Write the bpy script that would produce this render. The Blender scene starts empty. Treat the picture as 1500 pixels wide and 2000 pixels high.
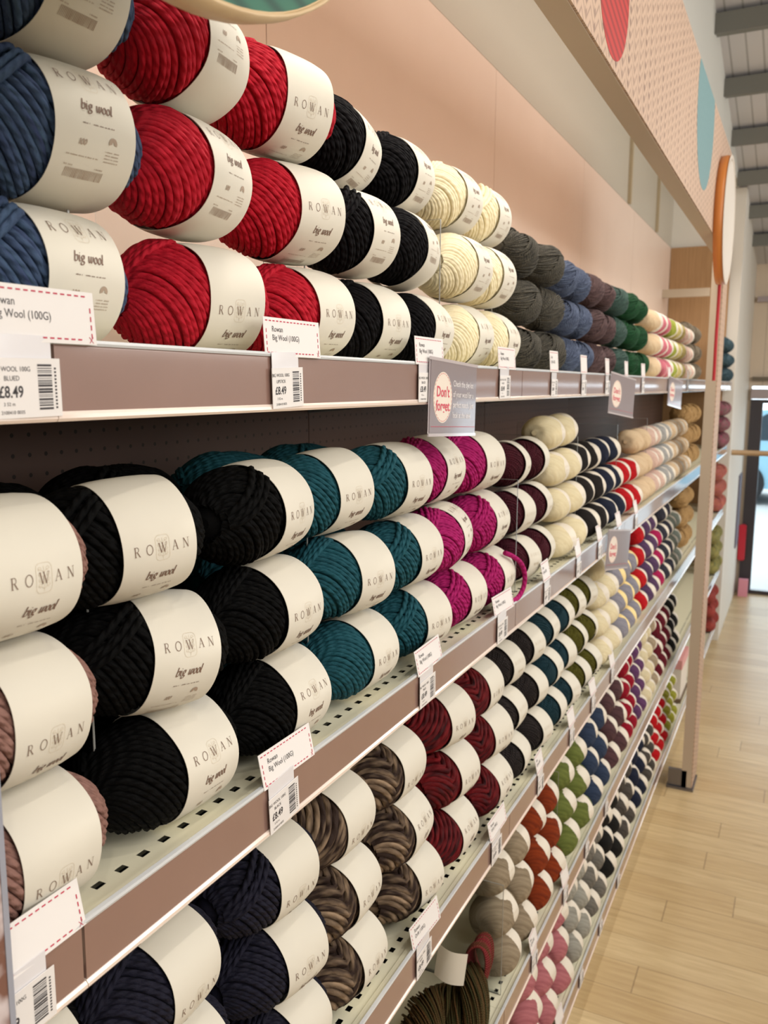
import bpy, math, random
from math import sin, cos, pi, radians as rad
from mathutils import Vector, Matrix, Euler
random.seed(11)
scn = bpy.context.scene
COL = scn.collection

# ------------------------------------------------------------ colours / materials
def lin(c):
    out = []
    for v in c:
        v /= 255.0
        out.append(v / 12.92 if v <= .04045 else ((v + .055) / 1.055) ** 2.4)
    return (out[0], out[1], out[2], 1.0)

class NT:
    def __init__(s, name):
        s.m = bpy.data.materials.new(name); s.m.use_nodes = True
        s.t = s.m.node_tree; s.n = s.t.nodes; s.l = s.t.links
        s.b = s.n['Principled BSDF']
    def node(s, kind, **kw):
        n = s.n.new(kind)
        for k, v in kw.items(): setattr(n, k, v)
        return n
    def put(s, sock, v):
        if hasattr(v, 'is_output') or isinstance(v, bpy.types.NodeSocket): s.l.new(v, sock)
        else: sock.default_value = v
    def math(s, op, a, b=None, c=None, clamp=False):
        n = s.node('ShaderNodeMath', operation=op, use_clamp=clamp)
        s.put(n.inputs[0], a)
        if b is not None: s.put(n.inputs[1], b)
        if c is not None: s.put(n.inputs[2], c)
        return n.outputs[0]
    def mix(s, f, a, b):
        n = s.node('ShaderNodeMix', data_type='RGBA')
        s.put(n.inputs[0], f); s.put(n.inputs[6], a); s.put(n.inputs[7], b)
        return n.outputs[2]
    def noise(s, vec, scale, detail=2.0, rough=.5):
        n = s.node('ShaderNodeTexNoise')
        if vec is not None: s.l.new(vec, n.inputs['Vector'])
        n.inputs['Scale'].default_value = scale; n.inputs['Detail'].default_value = detail
        n.inputs['Roughness'].default_value = rough
        return n.outputs['Fac']
    def comb(s, x, y, z):
        n = s.node('ShaderNodeCombineXYZ')
        for i, v in enumerate((x, y, z)): s.put(n.inputs[i], v)
        return n.outputs[0]
    def bump(s, h, strength, dist):
        n = s.node('ShaderNodeBump'); s.l.new(h, n.inputs['Height'])
        n.inputs['Strength'].default_value = strength; n.inputs['Distance'].default_value = dist
        s.l.new(n.outputs[0], s.b.inputs['Normal'])
    def coord(s, kind='Object'):
        return s.node('ShaderNodeTexCoord').outputs[kind]
    def sep(s, v):
        n = s.node('ShaderNodeSeparateXYZ'); s.l.new(v, n.inputs[0]); return n.outputs

_mc = {}
def M(name, rgb, rough=.6, metal=0., coat=0., spec=.5, noise=0., trans=0., sheen=0., emis=0.):
    if name in _mc: return _mc[name]
    t = NT(name); c = lin(rgb)
    t.b.inputs['Base Color'].default_value = c
    t.b.inputs['Roughness'].default_value = rough
    t.b.inputs['Metallic'].default_value = metal
    t.b.inputs['Coat Weight'].default_value = coat
    t.b.inputs['Coat Roughness'].default_value = .08
    t.b.inputs['Specular IOR Level'].default_value = spec
    t.b.inputs['Transmission Weight'].default_value = trans
    t.b.inputs['Sheen Weight'].default_value = sheen
    if emis:
        t.b.inputs['Emission Color'].default_value = c; t.b.inputs['Emission Strength'].default_value = emis
    if noise:
        f = t.noise(t.coord(), 30, 4)
        t.put(t.b.inputs['Base Color'], t.mix(f, tuple(v * (1 - noise) for v in c[:3]) + (1,), tuple(min(1, v * (1 + noise)) for v in c[:3]) + (1,)))
    _mc[name] = t.m
    return t.m

def yarn_strand_mat(name, rgb, rgb2=None, contrast=.25, ply=.011, streak=None, sheen=.35, bd=.0014, lo=-1.15):
    """Yarn built as separate tubes: uv.x round the strand, uv.y length in metres."""
    if name in _mc: return _mc[name]
    t = NT(name); a = lin(rgb); b = lin(rgb2) if rgb2 else tuple(v * (1 - contrast) for v in a[:3]) + (1,)
    u = t.sep(t.coord('UV'))
    tw = t.math('SINE', t.math('MULTIPLY', t.math('ADD', t.math('MULTIPLY', u[0], 2.0), t.math('MULTIPLY', u[1], 1.0 / ply)), 2 * pi))
    tw = t.math('MULTIPLY_ADD', tw, .5, .5)
    fine = t.noise(t.comb(t.math('MULTIPLY', u[0], 14.0), t.math('MULTIPLY', u[1], 260.0), 0.0), 1.0, 3)
    if streak:
        f = t.noise(t.comb(t.math('MULTIPLY', u[0], 1.6), t.math('MULTIPLY', u[1], streak), 0.0), 1.0, 2, .6)
        f = t.math('MULTIPLY_ADD', f, 3.2, lo, clamp=True)
    else:
        f = t.noise(t.coord(), 60, 3)
    col = t.mix(f, a, b)
    t.put(t.b.inputs['Base Color'], col)
    t.b.inputs['Roughness'].default_value = .8
    t.b.inputs['Sheen Weight'].default_value = sheen
    t.b.inputs['Sheen Roughness'].default_value = .5
    t.put(t.b.inputs['Sheen Tint'], a)
    t.b.inputs['Specular IOR Level'].default_value = .25 if max(rgb) > 30 else .1
    t.bump(t.math('ADD', t.math('MULTIPLY', tw, 1.0), t.math('MULTIPLY', fine, .7)), .9, bd)
    _mc[name] = t.m
    return t.m

def yarn_fine_mat(name, rgb, rgb2=None, n=80.0, tw=1.9, sheen=.35, depth=.0011):
    """Fine yarn wound on a smooth ball: uv.x angle, uv.y along the axis (-1..1)."""
    if name in _mc: return _mc[name]
    t = NT(name); a = lin(rgb); b = lin(rgb2) if rgb2 else tuple(v * .62 for v in a[:3]) + (1,)
    u = t.sep(t.coord('UV'))
    wob = t.noise(t.coord(), 22, 2)
    ph = t.math('ADD', t.math('MULTIPLY', u[0], n), t.math('MULTIPLY', u[1], tw * n / 6.28))
    ph = t.math('ADD', ph, t.math('MULTIPLY', wob, 5.0))
    st = t.math('MULTIPLY_ADD', t.math('SINE', t.math('MULTIPLY', ph, 6.2832)), .5, .5)
    low = t.noise(t.comb(t.math('MULTIPLY', ph, .30), t.math('MULTIPLY', u[1], 1.2), 0.0), 1.0, 3)
    lowc = t.math('MULTIPLY_ADD', low, 3.0, -1.0, clamp=True)
    t.put(t.b.inputs['Base Color'], t.mix(t.math('ADD', t.math('MULTIPLY', st, .3), t.math('MULTIPLY', lowc, .75), clamp=True), b, a))
    t.b.inputs['Roughness'].default_value = .85
    t.b.inputs['Sheen Weight'].default_value = sheen
    t.put(t.b.inputs['Sheen Tint'], a)
    t.b.inputs['Specular IOR Level'].default_value = .2
    t.bump(t.math('ADD', st, t.math('MULTIPLY', low, 4.0)), .9, depth)
    _mc[name] = t.m
    return t.m

# ------------------------------------------------------------ mesh helper
class MB:
    def __init__(s): s.v = []; s.f = []; s.uv = []; s.sm = []
    def add(s, vs, fs, uvs=None, smooth=False):
        o = len(s.v); s.v += [tuple(v) for v in vs]
        for i, f in enumerate(fs):
            s.f.append([o + k for k in f]); s.sm.append(smooth)
            s.uv.append(uvs[i] if uvs else [(0, 0)] * len(f))
    def box(s, x0, x1, y0, y1, z0, z1):
        s.add([(x, y, z) for x in (x0, x1) for y in (y0, y1) for z in (z0, z1)],
              [(0, 1, 3, 2), (4, 6, 7, 5), (0, 4, 5, 1), (2, 3, 7, 6), (0, 2, 6, 4), (1, 5, 7, 3)])
    def bevbox(s, x0, x1, y0, y1, z0, z1, r=.002):
        # box with chamfered long edges (extruded octagon along y)
        pr = [(x0 + r, z0), (x1 - r, z0), (x1, z0 + r), (x1, z1 - r), (x1 - r, z1), (x0 + r, z1), (x0, z1 - r), (x0, z0 + r)]
        s.prism(pr, y0, y1)
    def prism(s, pr, y0, y1, smooth=False):
        n = len(pr)
        vs = [(p[0], y0, p[1]) for p in pr] + [(p[0], y1, p[1]) for p in pr]
        s.add(vs, [(i, (i + 1) % n, n + (i + 1) % n, n + i) for i in range(n)], None, smooth)
        s.add(vs, [tuple(range(n))[::-1], tuple(range(n, 2 * n))])
    def tube(s, pts, r, sides=8, uoff=0.0, cap=True, rf=None):
        n = len(pts); P = [Vector(p) for p in pts]
        ring = []; L = 0.0; lens = []
        nrm = None
        for i in range(n):
            t = (P[min(i + 1, n - 1)] - P[max(i - 1, 0)]).normalized()
            if nrm is None:
                nrm = t.orthogonal().normalized()
            else:
                nrm = (nrm - t * nrm.dot(t)).normalized()
            bn = t.cross(nrm)
            rr = r * (rf(i / (n - 1)) if rf else 1)
            for k in range(sides):
                a = 2 * pi * k / sides
                ring.append(P[i] + (nrm * cos(a) + bn * sin(a)) * rr)
            if i: L += (P[i] - P[i - 1]).length
            lens.append(L + uoff)
        fs = []; uv = []
        for i in range(n - 1):
            for k in range(sides):
                k2 = (k + 1) % sides
                fs.append((i * sides + k, i * sides + k2, (i + 1) * sides + k2, (i + 1) * sides + k))
                uv.append([(k / sides, lens[i]), ((k + 1) / sides, lens[i]), ((k + 1) / sides, lens[i + 1]), (k / sides, lens[i + 1])])
        s.add(ring, fs, uv, True)
        if cap:
            s.add(ring[:sides], [tuple(range(sides))[::-1]]); s.add(ring[-sides:], [tuple(range(sides))])
    def mesh(s, name):
        me = bpy.data.meshes.new(name); me.from_pydata(s.v, [], s.f)
        ul = me.uv_layers.new(name='UVMap')
        flat = []
        for q in s.uv:
            for a in q: flat += [a[0], a[1]]
        ul.data.foreach_set('uv', flat)
        me.polygons.foreach_set('use_smooth', s.sm)
        me.update()
        return me

def link(o, parent=None):
    COL.objects.link(o)
    if parent: o.parent = parent
    return o
def obj(name, me, mat=None, parent=None, loc=None, rot=None):
    if isinstance(me, MB): me = me.mesh(name)
    o = bpy.data.objects.new(name, me)
    if mat is not None:
        if len(me.materials) == 0: me.materials.append(mat)
        elif me.materials[0] != mat:
            o.material_slots[0].link = 'OBJECT'; o.material_slots[0].material = mat
    if loc is not None: o.location = loc
    if rot is not None: o.rotation_euler = rot
    return link(o, parent)
def tag(o, label, cat, group=None):
    o['label'] = label; o['category'] = cat
    if group: o['group'] = group
    return o
def thing(name, label, cat, loc=(0, 0, 0), rot=(0, 0, 0), group=None):
    o = bpy.data.objects.new(name, None); o.empty_display_size = .02
    o.location = loc; o.rotation_euler = rot; link(o)
    return tag(o, label, cat, group)
def struct(name, me, mat, **k):
    o = obj(name, me, mat, **k); o['kind'] = 'structure'; return o

# ------------------------------------------------------------ lettering
def arc(cx, cy, rx, ry, a0, a1, n=12):
    return [(cx + rx * cos(rad(a0 + (a1 - a0) * i / n)), cy + ry * sin(rad(a0 + (a1 - a0) * i / n))) for i in range(n + 1)]
NIBV = (.055, .035)
ITAL = {  # italic pen letters, x-height .5, ascender .8: (strokes, advance)
 'b': ([[(0, .82), (0, .1)], arc(.0, .1, .0, .0, 0, 0, 1), [(0, .32), (.1, .48), (.22, .5), (.29, .4), (.28, .18), (.2, .03), (.09, .0), (0, .08)]], .42),
 'i': ([[(-.05, .43), (.02, .5), (.03, .08), (.1, .02), (.15, .07)], [(.03, .66), (.05, .7)]], .24),
 'g': ([arc(.13, .34, .13, .16, 60, 420, 14), [(.2, .47), (.32, .5)], [(.08, .2), (.03, .12), (.1, .05), (.24, .02), (.3, -.08), (.22, -.22), (.06, -.25), (-.04, -.18), (0, -.05), (.1, .03)]], .42),
 'w': ([[(-.03, .44), (.04, .5), (.05, .12), (.12, .0), (.22, .12), (.27, .5)], [(.27, .5), (.27, .12), (.33, .0), (.44, .15), (.49, .42), (.45, .5)]], .6),
 'o': ([arc(.15, .25, .15, .25, 80, 440, 16)], .4),
 'l': ([[(-.03, .78), (.04, .83), (.03, .1), (.08, .0), (.15, .05)]], .24),
 'd': ([arc(.14, .25, .14, .24, 60, 420, 14), [(.3, .82), (.29, .1), (.34, .01), (.4, .05)]], .45),
 'r': ([[(-.03, .44), (.04, .5), (.04, 0)], [(.04, .32), (.12, .46), (.22, .5), (.26, .45)]], .32),
 'f': ([[(-.1, -.22), (-.02, -.24), (.06, -.1), (.12, .6), (.2, .82), (.3, .8)], [(-.02, .47), (.22, .47)]], .28),
 't': ([[(.05, .7), (.03, .1), (.1, .0), (.18, .06)], [(-.05, .48), (.17, .48)]], .26),
 '1': ([[(.0, .48), (.08, .56), (.07, 0)]], .24), '0': ([arc(.14, .28, .13, .27, 80, 440, 14)], .36), ' ': ([], .26),
 's': ([[(.24, .42), (.14, .5), (.04, .42), (.1, .28), (.22, .16), (.14, .01), (0, .07)]], .34),
 'k': ([[(0, .82), (0, 0)], [(.24, .48), (.03, .24), (.14, .12), (.26, .0)]], .36),
}
SER = {  # roman capitals: list of (points, half width); then advance
 'R': ([([(.1, 0), (.1, 1)], .045), ([(0, 0), (.22, 0)], .016), ([(0, 1), (.12, 1)], .016), ([(.1, .99), (.3, .99)] + arc(.3, .75, .17, .24, 90, -90, 8) + [(.12, .51)], .026), ([(.3, .5), (.58, .02)], .042), ([(.5, 0), (.68, 0)], .016)], .72),
 'O': ([(arc(.4, .5, .36, .5, 0, 360, 24), .034)], .8),
 'W': ([([(.1, 1), (.36, 0)], .045), ([(.36, 0), (.56, .9)], .018), ([(.5, 1), (.76, 0)], .045), ([(.76, 0), (1.0, 1)], .018), ([(0, 1), (.22, 1)], .016), ([(.42, 1), (.62, 1)], .016), ([(.9, 1), (1.1, 1)], .016)], 1.1),
 'A': ([([(.06, 0), (.36, 1)], .018), ([(.36, 1), (.66, 0)], .045), ([(.17, .36), (.54, .36)], .016), ([(-.02, 0), (.18, 0)], .016), ([(.54, 0), (.78, 0)], .016)], .76),
 'N': ([([(.1, 0), (.1, 1)], .018), ([(.1, 1), (.66, 0)], .045), ([(.66, 0), (.66, 1)], .018), ([(0, 0), (.2, 0)], .016), ([(-.02, 1), (.12, 1)], .016), ([(.56, 1), (.78, 1)], .016)], .76),
}
def resample(pts, step):
    out = [pts[0]]
    for a, b in zip(pts, pts[1:]):
        d = math.hypot(b[0] - a[0], b[1] - a[1]); n = max(1, int(math.ceil(d / step)))
        for i in range(1, n + 1): out.append((a[0] + (b[0] - a[0]) * i / n, a[1] + (b[1] - a[1]) * i / n))
    return out
def ribbon(quads, pts, hw=None, nib=None, sc=1.0, ox=0., oy=0., slant=0.):
    P = [(ox + (x + slant * y) * sc, oy + y * sc) for x, y in pts]
    P = resample(P, .0035)
    for a, b in zip(P, P[1:]):
        d = Vector((b[0] - a[0], b[1] - a[1]))
        if d.length < 1e-9: continue
        d.normalize(); w = Vector((-d.y, d.x))
        if nib:
            nv = Vector(nib)
            h = (abs(w.dot(nv)) + .012) * sc
        else: h = hw * sc
        e = d * h * .4
        quads.append([(a[0] + w.x * h - e.x, a[1] + w.y * h - e.y), (a[0] - w.x * h - e.x, a[1] - w.y * h - e.y),
                      (b[0] - w.x * h + e.x, b[1] - w.y * h + e.y), (b[0] + w.x * h + e.x, b[1] + w.y * h + e.y)])
def rowan(quads, cx, cy, h, gap=.62):
    w = sum(SER[c][1] for c in 'ROWAN') + 4 * gap
    x = cx - w * h / 2
    for c in 'ROWAN':
        for pts, hw in SER[c][0]: ribbon(quads, pts, hw=hw, sc=h, ox=x, oy=cy - h / 2)
        x += (SER[c][1] + gap) * h
def italic(quads, s, cx, cy, h, sp=1.0):
    w = sum(ITAL[c][1] for c in s) * h * sp
    x = cx - w / 2
    for c in s:
        for pts in ITAL[c][0]:
            if len(pts) > 1: ribbon(quads, pts, nib=NIBV, sc=h, ox=x, oy=cy - h * .25, slant=.28)
        x += ITAL[c][1] * h * sp
def scribble(quads, cx, cy, w, h, step=None):
    """a line of very small print: short upright ticks"""
    x = cx - w / 2
    while x < cx + w / 2:
        ww = h * random.uniform(.25, .6)
        if random.random() > .16: quads.append([(x, cy - h / 2), (x + ww, cy - h / 2), (x + ww, cy - h / 2 + h * random.uniform(.5, 1)), (x, cy + h * .2)])
        x += ww + h * .3

_font_cache = {}
def font_polys(s, size, bold=False, align='LEFT'):
    key = (s, size, align, bold)
    if key in _font_cache: return _font_cache[key]
    cu = bpy.data.curves.new('lettering', 'FONT'); cu.body = s; cu.size = size; cu.align_x = align; cu.resolution_u = 3
    if bold: cu.offset = size * .018
    o = bpy.data.objects.new('lettering', cu); COL.objects.link(o)
    me = bpy.data.meshes.new_from_object(o.evaluated_get(bpy.context.evaluated_depsgraph_get()))
    res = [[(me.vertices[i].co.x, me.vertices[i].co.y) for i in p.vertices] for p in me.polygons]
    bpy.data.objects.remove(o); bpy.data.curves.remove(cu); bpy.data.meshes.remove(me)
    _font_cache[key] = res
    return res
def flat_text(mb, s, x, y, size, align='LEFT', bold=False, d=.0004, sx=1.0):
    for p in font_polys(s, size, bold, align):
        mb.add([(d, x + a * sx, y + b) for a, b in p], [tuple(range(len(p)))])

# ------------------------------------------------------------ yarn ball prototypes
def prof(s, p=2.7, q=.58): return max(0.0, 1 - abs(s) ** p) ** q
def under(s, e=.40, w=.07):   # 1 beneath the paper band, 0 outside
    t = (abs(s) - e) / w
    return 1.0 if t <= 0 else 0.0 if t >= 1 else 1 - t * t * (3 - 2 * t)

def wound_mesh(name, L, RX, RZ, a, fams, sides=7, seg=40, seed=0, lump=.03, core=True, bw=.40, yo=0.0):
    """fams: (count, twist, offset, phase0, smax, chevron)"""
    rnd = random.Random(seed); mb = MB(); k = 0
    lf = [(rnd.uniform(0, 6.28), rnd.uniform(0, 6.28)) for _ in range(4)]
    def lumpf(ph, s):
        return 1 + lump * (sin(2 * ph + lf[0][0] + 2 * s) * .5 + sin(3 * ph + lf[1][0] - 4 * s) * .5)
    def P(ph, s, off):
        sb = (L / 2 * s + yo) / (L / 2); ud = under(sb, bw) if bw else 0.0
        r = prof(s) * lumpf(ph, s) * (1 - .06 * ud); of = off * (1 - ud) if off > 0 else off
        return ((RX - a) * r * cos(ph) + of * cos(ph), L / 2 * s + yo, (RZ - a) * r * sin(ph) + of * sin(ph))
    if core:
        n, m = 26, 18; vs = []; fs = []; uv = []
        for i in range(m + 1):
            s = -1 + 2 * i / m
            for j in range(n):
                p = P(2 * pi * j / n, s * .985, -a * .5); vs.append(p)
        for i in range(m):
            for j in range(n):
                fs.append((i * n + j, i * n + (j + 1) % n, (i + 1) * n + (j + 1) % n, (i + 1) * n + j)); uv.append([(j / n, i * .004)] * 4)
        mb.add(vs, fs, uv, True)
        mb.add(vs[:n], [tuple(range(n))]); mb.add(vs[-n:], [tuple(range(n))[::-1]])
    for cnt, tw, off, ph0, smax, chev, arcw in fams:
        for i in range(cnt):
            base = ph0 + arcw * (i + rnd.uniform(-.14, .14)) / cnt
            w1, w2 = rnd.uniform(0, 6.28), rnd.uniform(.02, .06)
            o1 = off + rnd.uniform(-.25, .25) * a
            pts = []
            for q in range(seg + 1):
                s = -smax + 2 * smax * q / seg
                t = abs(s - chev) if chev is not None else s
                ph = base + tw * t + w2 * sin(3 * s + w1)
                pts.append(P(ph, s, o1 + .15 * a * sin(5 * s + w1)))
            mb.tube(pts, a * rnd.uniform(.93, 1.05), sides, uoff=k * 1.37, cap=False); k += 1
    return mb.mesh(name)

def smooth_ball_mesh(name, L, RX, RZ, seed=0, lump=.03, n=40, m=26, dimple=True):
    rnd = random.Random(seed); mb = MB(); vs = []; fs = []; uv = []
    a1, a2, a3 = (rnd.uniform(0, 6.28) for _ in range(3))
    for i in range(m + 1):
        s = -sin(pi / 2 * (1 - 2 * i / m))
        for j in range(n):
            ph = 2 * pi * j / n
            r = max(0.02, 1 - abs(s) ** 2.3) ** .5 * (1 + lump * (sin(2 * ph + a1) + sin(3 * ph + a2 + 2 * s) + .6 * sin(5 * ph + a3 - 3 * s)) / 2)
            y = L / 2 * s
            if dimple and abs(s) > .93: y *= .93 + (1 - abs(s)) * .3
            vs.append((RX * r * cos(ph), y, RZ * r * sin(ph)))
    for i in range(m):
        for j in range(n):
            s0 = -sin(pi / 2 * (1 - 2 * i / m)); s1 = -sin(pi / 2 * (1 - 2 * (i + 1) / m))
            fs.append((i * n + j, i * n + (j + 1) % n, (i + 1) * n + (j + 1) % n, (i + 1) * n + j))
            uv.append([(j / n, s0), ((j + 1) / n, s0), ((j + 1) / n, s1), (j / n, s1)])
    mb.add(vs, fs, uv, True)
    mb.add(vs[:n], [tuple(range(n))]); mb.add(vs[-n:], [tuple(range(n))[::-1]])
    return mb.mesh(name)

class Band:
    def __init__(s, W, RX, RZ, seed, amp=.022, skew=0.0):
        r = random.Random(seed); s.W = W; s.RX = RX; s.RZ = RZ; s.amp = amp; s.skew = skew
        s.p = [r.uniform(0, 6.28) for _ in range(5)]
    def pt(s, ph, y, off=0.0):
        f = 1 + s.amp * (sin(2 * ph + s.p[0]) * .5 + sin(4 * ph + s.p[1] + y * 8) * .45 + sin(6 * ph + s.p[2] + y * 14) * .22)
        fl = 1 - .035 * (abs(y) / (s.W / 2)) ** 3
        x = (s.RX * f * fl + off) * cos(ph); z = (s.RZ * f * fl + off) * sin(ph)
        return (x, y + s.skew * sin(ph + s.p[3]) * .01, z)
    def mesh(s, name, n=72, m=6, th=.0005):
        mb = MB(); out = []; inn = []
        for i in range(m + 1):
            y = -s.W / 2 + s.W * i / m
            for j in range(n):
                ph = 2 * pi * j / n
                out.append(s.pt(ph, y)); inn.append(s.pt(ph, y, -th))
        N = len(out); fs = []
        for i in range(m):
            for j in range(n):
                a, b, c, d = i * n + j, i * n + (j + 1) % n, (i + 1) * n + (j + 1) % n, (i + 1) * n + j
                fs.append((a, b, c, d)); fs.append((N + d, N + c, N + b, N + a))
        mb.add(out + inn, fs, None, True)
        for i in (0, m):
            for j in range(n):
                a, b = i * n + j, i * n + (j + 1) % n
                mb.add([out[a], out[b], inn[b], inn[a]], [(0, 1, 2, 3)])
        # overlap seam of the paper on the far side
        return mb.mesh(name)
    def wrap(s, name, quads, phi0, off=.00035):
        mb = MB(); R = (s.RX + s.RZ) / 2
        for q in quads: mb.add([s.pt(phi0 + y / R, x, off) for x, y in q], [tuple(range(len(q)))])
        return mb.mesh(name)

def big_text(word):
    random.seed(5); q = []; rowan(q, 0, 0, .0075)
    italic(q, word, 0, -.0225, .0088, 1.0)
    scribble(q, 0, -.0335, .026, .0011)
    q2 = []   # sheep mark and small print
    cx, cy = .012, -.043
    for k in range(7): ribbon(q2, arc(cx, cy, .0034 - k * .0004, .0036 - k * .0004, 200, -20, 8), hw=.00022)
    for k in range(4): scribble(q2, cx, cy - .006 - k * .0022, .012, .001)
    italic(q2, '100', -.013, cy - .003, .0065)
    scribble(q2, -.012, cy - .012, .026, .0011); scribble(q2, -.02, cy - .019, .008, .0011); scribble(q2, .004, cy - .019, .007, .0011)
    for k in range(26):
        x = -.022 + k * .0012
        q2.append([(x, -.071), (x + random.choice((.0003, .0006, .0009)), -.071), (x + .0006, -.064), (x, -.064)])
    q3 = []   # tree emblem
    w, h = .0062, .0098
    for a0, sx, sy in ((0, 1, 1), (90, -1, 1), (180, -1, -1), (270, 1, -1)):
        ribbon(q3, arc(sx * (w - .0035), sy * (h - .0035), .0035, .0035, a0, a0 + 90, 5), hw=.00012)
    for sx in (-1, 1):
        ribbon(q3, [(sx * w, -h + .0035), (sx * w, h - .0035)], hw=.00012)
        for k in range(4):
            y = -.006 + k * .0036
            ribbon(q3, [(0, y - .001), (sx * .0022, y + .0006), (sx * .0045, y + .0012)], hw=.00012)
            ribbon(q3, arc(sx * .0032, y + .0012, .0013, .0013, 0, 300, 6), hw=.0001)
    ribbon(q3, [(-w + .0035, h), (w - .0035, h)], hw=.00012); ribbon(q3, [(-w + .0035, -h), (w - .0035, -h)], hw=.00012)
    ribbon(q3, [(0, -h + .001), (0, h - .002)], hw=.00012)
    return q, q2, q3

PAPER = M('band_paper', (216, 211, 198), .62, spec=.35, noise=.03)
PAPER2 = M('band_paper_small', (222, 214, 200), .62, spec=.35)
YBAND = M('band_paper_straw', (238, 214, 150), .62, spec=.35)
INK = M('band_ink_brown', (118, 92, 78), .6)
INK3 = M('band_ink_mid', (168, 148, 130), .6)
INK2 = M('band_ink_pale', (205, 192, 170), .6)

T1 = -2.5
BIG = [wound_mesh('yarn_chunky', .168, .0505, .0478, .0031,
        [(32, T1, 0, .3 * v, .94, None, 2 * pi)] + ([(4, 1.3, .0032, 1.2 + v, .92, None, .48)] if v != 1 else [(5, .5, .0032, 1.5, .95, None, .6)]),
        seed=v + 1, yo=-.014) for v in range(3)]
DRIFT = [wound_mesh('yarn_roving', .168, .0505, .0478, .0046,
        [(22, 2.3, 0, .4 * v, .93, ch, 2 * pi)], seed=20 + v, yo=-.013) for v, ch in enumerate((-.45, -.62, -.9))]
HANK = [wound_mesh('yarn_tweed', .150, .0500, .0480, .0017,
        [(52, .55, .0002, .4 * v, .97, None, 2 * pi), (22, -1.5, .0022, 1.0 + v, .93, None, 1.5), (18, 1.7, .0026, -.9 + v * .8, .9, None, 1.2), (14, .1, .0036, .4 + v, .96, None, .7)],
        sides=5, seg=26, seed=40 + v, lump=.07, bw=0) for v in range(3)]
ARAN = [wound_mesh('yarn_worsted', .150, .0470, .0450, .0013,
        [(74, T1 * .8, 0, .3 * v, .95, None, 2 * pi), (26, 1.1, .0013, .3 + v, .93, None, 1.0)], sides=4, seg=24, seed=60 + v, lump=.035) for v in range(3)]
DK = [smooth_ball_mesh('yarn_fine', .138, .0440, .0415, seed=80 + v) for v in range(3)]
SMALL = [smooth_ball_mesh('yarn_fine', .112, .0385, .0365, seed=90 + v, n=28, m=18) for v in range(2)]

PH = [0, 18, 38, 60, -12, 85]
def bandset(W, RX, RZ, words, seed, pale=1.0):
    res = {}
    for word in words:
        q, q2, q3 = big_text(word)
        sc = W / .067
        sq = lambda Q: [[(x * sc, y * sc) for x, y in p] for p in Q]
        for i, ph in enumerate(PH):
            b = Band(W, RX, RZ, seed + i, skew=(.25 if i % 2 else -.15))
            res[(word, i)] = (b.mesh('paper_band'), b.wrap('lettering', sq(q), rad(ph)), b.wrap('small_print', sq(q2), rad(ph), .0003), b.wrap('emblem', sq(q3), rad(ph), .0003))
    return res
BB = bandset(.067, .0518, .0487, ('big wool', 'drift'), 100)
BA = bandset(.058, .0490, .0468, ('big wool',), 200)
BD = [Band(.038, .0446, .0421, 300 + i, skew=(.3 if i % 2 else -.2)).mesh('paper_band', n=48, m=4) for i in range(3)]
BS = [Band(.032, .0392, .0371, 320 + i).mesh('paper_band', n=36, m=3) for i in range(2)]
# small print of the fine yarn bands
def tiny(W, RX, RZ, seed):
    random.seed(seed); q = []; rowan(q, 0, .004, .0042, .5); scribble(q, 0, -.006, W * .5, .0012); scribble(q, 0, -.011, W * .35, .0012)
    b = Band(W, RX, RZ, seed, skew=(.3 if (seed - 300) % 2 else -.2)); return b.wrap('lettering', q, rad(8), .0003)
BDT = [tiny(.038, .0446, .0421, 300 + i) for i in range(3)]

def ball(kind, mat, x, y, z, label, group, rot=(0, 0, 0), var=0, ph=0, word='big wool', band=None, name='yarn_ball', cat='yarn ball'):
    t = thing(name, label, cat, (x, y, z), rot, group)
    if kind == 'bigbare': obj('yarn', BIG[var % 3], mat, t)
    elif kind in ('big', 'drift'):
        obj('yarn', (BIG if kind == 'big' else DRIFT)[var % 3], mat, t)
        b, tx, sp_, em = BB[(word, ph)]
        bo = obj('paper_band', b, band or PAPER, t); obj('lettering', tx, INK, bo); obj('small_print', sp_, INK3, bo); obj('emblem', em, INK2, bo)
    elif kind == 'aran':
        obj('yarn', ARAN[var % 3], mat, t)
        b, tx, sp_, em = BA[('big wool', ph)]
        bo = obj('paper_band', b, band or PAPER, t, loc=(0, .008, 0)); obj('lettering', tx, INK2, bo)
    elif kind == 'hank':
        obj('yarn', HANK[var % 3], mat, t)
    elif kind == 'dk':
        obj('yarn', DK[var % 3], mat, t)
        bo = obj('paper_band', BD[var % 3], band or PAPER2, t, loc=(0, .014, 0)); obj('lettering', BDT[var % 3], INK2, bo)
    elif kind == 'bare':
        obj('yarn', DK[var % 3], mat, t)
    elif kind == 'small':
        obj('yarn', SMALL[var % 2], mat, t); obj('paper_band', BS[var % 2], band or PAPER2, t, loc=(0, .010, 0))
    return t

ZS = [1.7205, 1.3185, .9235, .5285, .1585]      # tops of the five shelves
SN = ['top shelf', 'second shelf', 'third shelf', 'fourth shelf', 'bottom shelf']
LN = {3: ['bottom', 'middle', 'top'], 4: ['lowest', 'second lowest', 'second highest', 'highest'], 2: ['bottom', 'top'], 1: ['only']}
CNM = {1: [''], 2: ['nearer', 'farther'], 3: ['nearest', 'middle', 'farthest']}
def SY(name, c, c2=None, **k): return yarn_strand_mat('yarn_' + name, c, c2, **k)
def FY(name, c, c2=None, **k): return yarn_fine_mat('yarn_' + name, c, c2, **k)

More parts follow.
